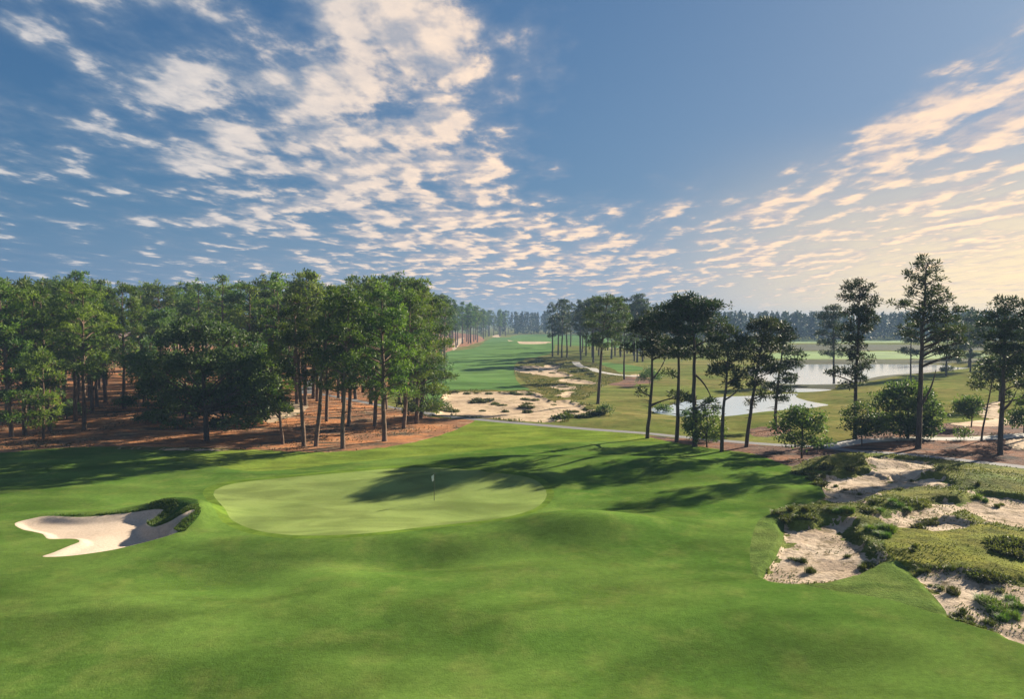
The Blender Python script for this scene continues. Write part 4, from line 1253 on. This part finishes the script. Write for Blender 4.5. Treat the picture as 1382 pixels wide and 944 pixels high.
for (u, v, sc) in [(645, 541, 1.6), (652, 543, 1.8), (660, 541, 1.6), (640, 544, 1.3), (668, 546, 1.2), (677, 547, 1.0), (713, 545, 1.4), (708, 550, 1.5), (716, 551, 1.3), (712, 557, 1.2), (709, 540, 1.3), (722, 541, 1.2), (752, 565, 1.6), (762, 564, 1.8),
                   (772, 562, 1.4), (768, 556, 1.2), (776, 556, 1.2), (651, 555, .9), (682, 556, 1.0), (700, 533, 1.3), (692, 532, 1.2), (716, 533, 1.4), (747, 546, .8), (788, 563, 1.6), (800, 560, 1.6), (808, 560, 1.5), (660, 531, 1.4), (630, 531, 1.4),
                   (615, 530, 1.3), (598, 555, 1.3), (612, 556, 1.4), (604, 553, 1.2)]:
    plant('low_shrub', random.choice(SHR), u, v, sc * .8, 'scrubby green clump growing in the big sandy waste beyond the path', 'shrub', 'scrub in the big sandy waste')
for (u, v, sc) in [(700, 498, 1.6), (712, 500, 1.3), (722, 499, 1.4), (730, 502, 1.4), (738, 499, 1.2), (745, 504, 1.5), (718, 490, 2.4), (728, 488, 2.6), (742, 491, 2.6), (752, 493, 2.6), (762, 497, 2.4), (776, 503, 2.6), (786, 501, 2.6), (705, 491, 2.0), (796, 506, 2.0), (780, 512, 1.8), (766, 511, 1.6), (800, 509, 1.6), (758, 522.5, 1.4), (764, 523, 1.2)]:
    plant('low_shrub', random.choice(SHR), u, v, sc * .7, 'dark scrub clump around the upper sand pits beside the middle fairway', 'shrub', 'scrub around the upper sand pits')

# ------------------------------------------------------------------ flagstick
x, y, z = spot(586, 676)
fs = thing('flagstick', (x, y, z), 'thin dark flagstick with a limp white flag standing on the putting green', 'flagstick')
mt_p, nt = nodes('dark_pole_paint')
k = NT(nt)
out = k.new('ShaderNodeOutputMaterial')
b = k.new('ShaderNodeBsdfPrincipled')
k.put(b.inputs['Base Color'], k.mix(k.noise(None, 8), (0.035, 0.04, 0.03), (0.06, 0.06, 0.04)))
b.inputs['Roughness'].default_value = 0.4
k.put(out.inputs['Surface'], b.outputs[0])
mt_f, nt = nodes('white_flag_cloth')
k = NT(nt)
out = k.new('ShaderNodeOutputMaterial')
b = k.new('ShaderNodeBsdfPrincipled')
k.put(b.inputs['Base Color'], k.mix(k.noise(None, 5), (0.78, 0.78, 0.74), (0.84, 0.84, 0.8)))
b.inputs['Roughness'].default_value = 0.8
k.put(out.inputs['Surface'], b.outputs[0])
V, Q = [], []
tube([(0, 0, -.1), (0, 0, 1.0), (0, 0, 2.22)], [.024, .022, .018], 8, V, Q)
tube([(0, 0, 2.22), (0, 0, 2.25), (0, 0, 2.28)], [.03, .034, .005], 8, V, Q)
link('pole', mesh_np('pole', np.concatenate(V), np.concatenate(Q), mt_p, smooth=True), fs)
# limp cloth: folds hanging from the pole
nu, nv = 14, 12
FV = []
for side in (0.0, 0.006):
    for j in range(nv):
        f = j / (nv - 1)
        for i in range(nu):
            s = i / (nu - 1)
            xx = -0.02 - s * 0.20 * (1 - 0.25 * f)
            yy = 0.05 * math.sin(s * 11 + f * 2) * (0.3 + s) + side
            zz = 2.18 - f * 0.50 - s * 0.16 * (1 - f * 0.3)
            FV.append((xx, yy, zz))
FQ = []
for sd in range(2):
    o_ = sd * nu * nv
    for j in range(nv - 1):
        for i in range(nu - 1):
            q = [o_ + j * nu + i, o_ + j * nu + i + 1, o_ + (j + 1) * nu + i + 1, o_ + (j + 1) * nu + i]
            FQ.append(q if sd else q[::-1])
link('flag', mesh_np('flag', np.array(FV), np.array(FQ), mt_f, smooth=True), fs)

# ------------------------------------------------------------------ haze
bm_v = np.array([(sx, sy, sz) for sx in (-1535, 1535) for sy in (-185, 2335) for sz in (-4.5, 33)], float)
bq = np.array([(0, 1, 3, 2), (4, 6, 7, 5), (0, 4, 5, 1), (2, 3, 7, 6), (0, 2, 6, 4), (1, 5, 7, 3)])
mh, nt = nodes('morning_haze')
k = NT(nt)
out = k.new('ShaderNodeOutputMaterial')
pv = k.new('ShaderNodeVolumePrincipled')
pv.inputs['Color'].default_value = (0.26, 0.41, 0.66, 1)
pv.inputs['Density'].default_value = 0.00036
pv.inputs['Anisotropy'].default_value = 0.0
k.put(out.inputs['Volume'], pv.outputs[0])
link('haze', mesh_np('haze', bm_v, bq, mh), kind='stuff', label='pale blue haze over the far trees', category='haze')

# ------------------------------------------------------------------ sky
w = bpy.data.worlds.new('World')
S.world = w
w.use_nodes = True
nt = w.node_tree
nt.nodes.clear()
k = NT(nt)
out = k.new('ShaderNodeOutputWorld')
bg = k.new('ShaderNodeBackground')
bg.inputs['Strength'].default_value = 0.05
sky = k.new('ShaderNodeTexSky')
sky.sky_type = 'NISHITA'
sky.sun_disc = False
sky.sun_elevation = SUN_EL
sky.sun_rotation = SUN_AZ
sky.altitude = 100
sky.air_density = 1.0
sky.dust_density = 1.2
sky.ozone_density = 2.0
tcn = k.new('ShaderNodeTexCoord')
nrm = k.new('ShaderNodeVectorMath', operation='NORMALIZE')
k.put(nrm.inputs[0], tcn.outputs['Generated'])
sep = k.new('ShaderNodeSeparateXYZ')
k.put(sep.inputs[0], nrm.outputs[0])
dx, dy, dz = sep.outputs
zc = k.m('ADD', k.m('MAXIMUM', dz, 0.0), 0.06)      # a cloud layer that curves down to the horizon
px = k.m('DIVIDE', dx, zc)
py = k.m('DIVIDE', dy, zc)


def vec(a_, b_, c_=0.0):
    n = k.new('ShaderNodeCombineXYZ')
    k.put(n.inputs[0], a_)
    k.put(n.inputs[1], b_)
    k.put(n.inputs[2], c_)
    return n.outputs[0]


def bump2(cx, cy, rx, ry):
    """soft patch of the cloud layer, in units of its height"""
    a_ = k.m('POWER', k.m('DIVIDE', k.m('SUBTRACT', px, cx), rx), 2.0)
    b_ = k.m('POWER', k.m('DIVIDE', k.m('SUBTRACT', py, cy), ry), 2.0)
    return k.m('EXPONENT', k.m('MULTIPLY', k.m('ADD', a_, b_), -1.0))


# patches of the layer: centre, half widths (in layer heights), more or less cloud
CLOUDS = [(-0.24, 2.5, 0.33, 0.50, 0.15), (-0.85, 3.9, 0.75, 1.3, 0.075), (-0.6, 6.0, 1.1, 2.6, 0.08), (-1.7, 2.6, 0.55, 0.9, -0.03), (-0.85, 2.4, 0.3, 0.6, -0.02), (-1.15, 3.3, 0.35, 0.45, 0.05), (0.62, 2.6, 0.62, 1.9, -0.26), (1.05, 2.2, 0.35, 0.9, -0.14),
          (1.8, 3.9, 0.6, 2.0, 0.03), (-3.6, 6.0, 1.3, 2.6, -0.06), (-1.5, 2.5, 0.7, 0.7, -0.015), (1.2, 7.5, 1.5, 3.0, 0.045), (2.9, 6.2, 1.2, 2.5, 0.03), (0.35, 4.6, 0.35, 0.7, -0.06), (1.62, 3.0, 0.24, 0.85, 0.10), (2.1, 3.4, 0.25, 1.2, 0.05)]
P2 = vec(px, py)
warp = k.m('SUBTRACT', k.noise(P2, 1.1, 3, 0.5), 0.5)


def puffs(ox, oy, det):
    wv = vec(k.m('ADD', k.m('ADD', px, ox), k.m('MULTIPLY', warp, 0.25)), k.m('MULTIPLY', k.m('ADD', k.m('ADD', py, oy), k.m('MULTIPLY', warp, 0.3)), 0.56), 3.7)
    return k.noise(wv, 3.5, det, 0.54)


puff = puffs(0.0, 0.0, 8)
soft = k.noise(vec(px, k.m('MULTIPLY', py, 0.75), 5.2), 1.15, 3, 0.5)
fine = k.noise(vec(px, k.m('MULTIPLY', py, 0.5), 9.1), 10.0, 5, 0.6)
roll = k.noise(vec(k.m('MULTIPLY', px, 2.4), k.m('MULTIPLY', py, 0.32), 1.3), 1.5, 4, 0.5, 0.6)
band = k.rng(px, 0.2, 1.2)                            # long rolls on the sun's side, loose puffs elsewhere
wr = k.m('MULTIPLY', band, 0.5)
dens = k.m('ADD', k.m('MULTIPLY', puff, k.m('SUBTRACT', 0.72, k.m('MULTIPLY', band, 0.22))), k.m('MULTIPLY', roll, k.m('ADD', 0.10, k.m('MULTIPLY', band, 0.35))))
dens = k.m('ADD', dens, k.m('MULTIPLY', soft, k.m('SUBTRACT', 0.18, k.m('MULTIPLY', band, 0.13))))
dens = k.m('ADD', dens, k.m('MULTIPLY', k.m('SUBTRACT', fine, 0.5), 0.19))
# where the layer is thick and where it is open
cov = 0.0
for cx, cy, rx, ry, amp in CLOUDS:
    cov = k.m('ADD', cov, k.m('MULTIPLY', bump2(cx, cy, rx, ry), amp))
dens = k.m('ADD', dens, cov)
thin = k.rng(dens, 0.39, 0.61)
core = k.rng(dens, 0.48, 0.63)
alpha = k.m('ADD', k.m('MULTIPLY', thin, k.m('SUBTRACT', 0.44, k.m('MULTIPLY', band, 0.24))), k.m('MULTIPLY', core, 0.53))
alpha = k.m('MULTIPLY', alpha, k.rng(dz, 0.0, 0.04))
# light from the sun's side
sx, sy = math.sin(SUN_AZ), math.cos(SUN_AZ)
lit = k.rng(k.m('SUBTRACT', puff, puffs(0.10 * sx, 0.10 * sy, 4)), -0.07, 0.09)
sundot = k.m('ADD', k.m('MULTIPLY', dx, sx), k.m('MULTIPLY', dy, sy))
warm = k.rng(sundot, 0.15, 0.98)
low = k.rng(dz, 0.16, 0.0)
cl_lit = k.mix(warm, (4.7, 4.45, 4.3), (9.0, 6.3, 4.0))
cl_dim = k.mix(warm, (1.5, 2.0, 2.7), (2.9, 2.95, 3.4))
shade = k.m('ADD', k.m('MULTIPLY', lit, 0.72), k.m('MULTIPLY', k.rng(fine, 0.3, 0.7), 0.28))
cl = k.mix(k.m('MULTIPLY', shade, k.rng(core, 0.0, 0.8)), cl_dim, cl_lit)
# clear sky: the sun's side is tamed, deeper blue away from the sun, warm glow low on the sun's side
cmp_ = k.new('ShaderNodeVectorMath', operation='DIVIDE')
den = k.new('ShaderNodeVectorMath', operation='MULTIPLY_ADD')
k.put(den.inputs[0], sky.outputs[0])
den.inputs[1].default_value = (0.16, 0.16, 0.16)
den.inputs[2].default_value = (1, 1, 1)
k.put(cmp_.inputs[0], sky.outputs[0])
k.put(cmp_.inputs[1], den.outputs[0])
tint = k.mix(k.rng(sundot, 0.35, 1.0), (0.31, 0.57, 0.86), (0.47, 0.64, 0.88))
base = k.mix(1.0, cmp_.outputs[0], tint, 'MULTIPLY')
pale = k.mix(k.rng(sundot, -0.1, 0.8), (0.66, 1.4, 2.7), (2.6, 3.1, 3.9))
base = k.mix(k.m('MULTIPLY', k.rng(dz, 0.17, 0.0), 0.75), base, pale)
glow = k.m('MULTIPLY', k.rng(sundot, 0.72, 0.99), k.rng(dz, 0.24, 0.01))
base = k.mix(glow, base, (8.2, 6.3, 3.6))
col = k.mix(alpha, base, cl)
k.put(bg.inputs['Color'], col)
k.put(out.inputs['Surface'], bg.outputs[0])

sun = bpy.data.lights.new('sun', 'SUN')
sun.energy = 5.0
sun.angle = math.radians(0.5)
sun.color = (1.0, 0.86, 0.66)
so = bpy.data.objects.new('sun', sun)
COL.objects.link(so)
d = Vector((math.sin(SUN_AZ) * math.cos(SUN_EL), math.cos(SUN_AZ) * math.cos(SUN_EL), math.sin(SUN_EL)))
so.rotation_euler = d.to_track_quat('Z', 'Y').to_euler()
so.location = (60, 60, 60)

# ------------------------------------------------------------------ camera and render settings
cam = bpy.data.cameras.new('camera')
cam.sensor_width = 36.0
cam.lens = 36.0 * F / 1382.0
cam.clip_end = 6000
co = bpy.data.objects.new('camera', cam)
COL.objects.link(co)
co.location = (0, 0, CAM_Z)
co.rotation_euler = (math.pi / 2 - PITCH, 0, 0)
S.camera = co
S.view_settings.view_transform = 'Standard'
S.view_settings.look = 'None'
S.view_settings.gamma = 1.0
S.view_settings.use_curve_mapping = False
S.view_settings.exposure = 1.68
S.cycles.use_denoising = True
S.cycles.max_bounces = 4
S.cycles.diffuse_bounces = 3
S.cycles.glossy_bounces = 2
S.cycles.transmission_bounces = 3
S.cycles.volume_bounces = 0
S.cycles.caustics_reflective = False
S.cycles.caustics_refractive = False
S.cycles.sample_clamp_indirect = 6.0
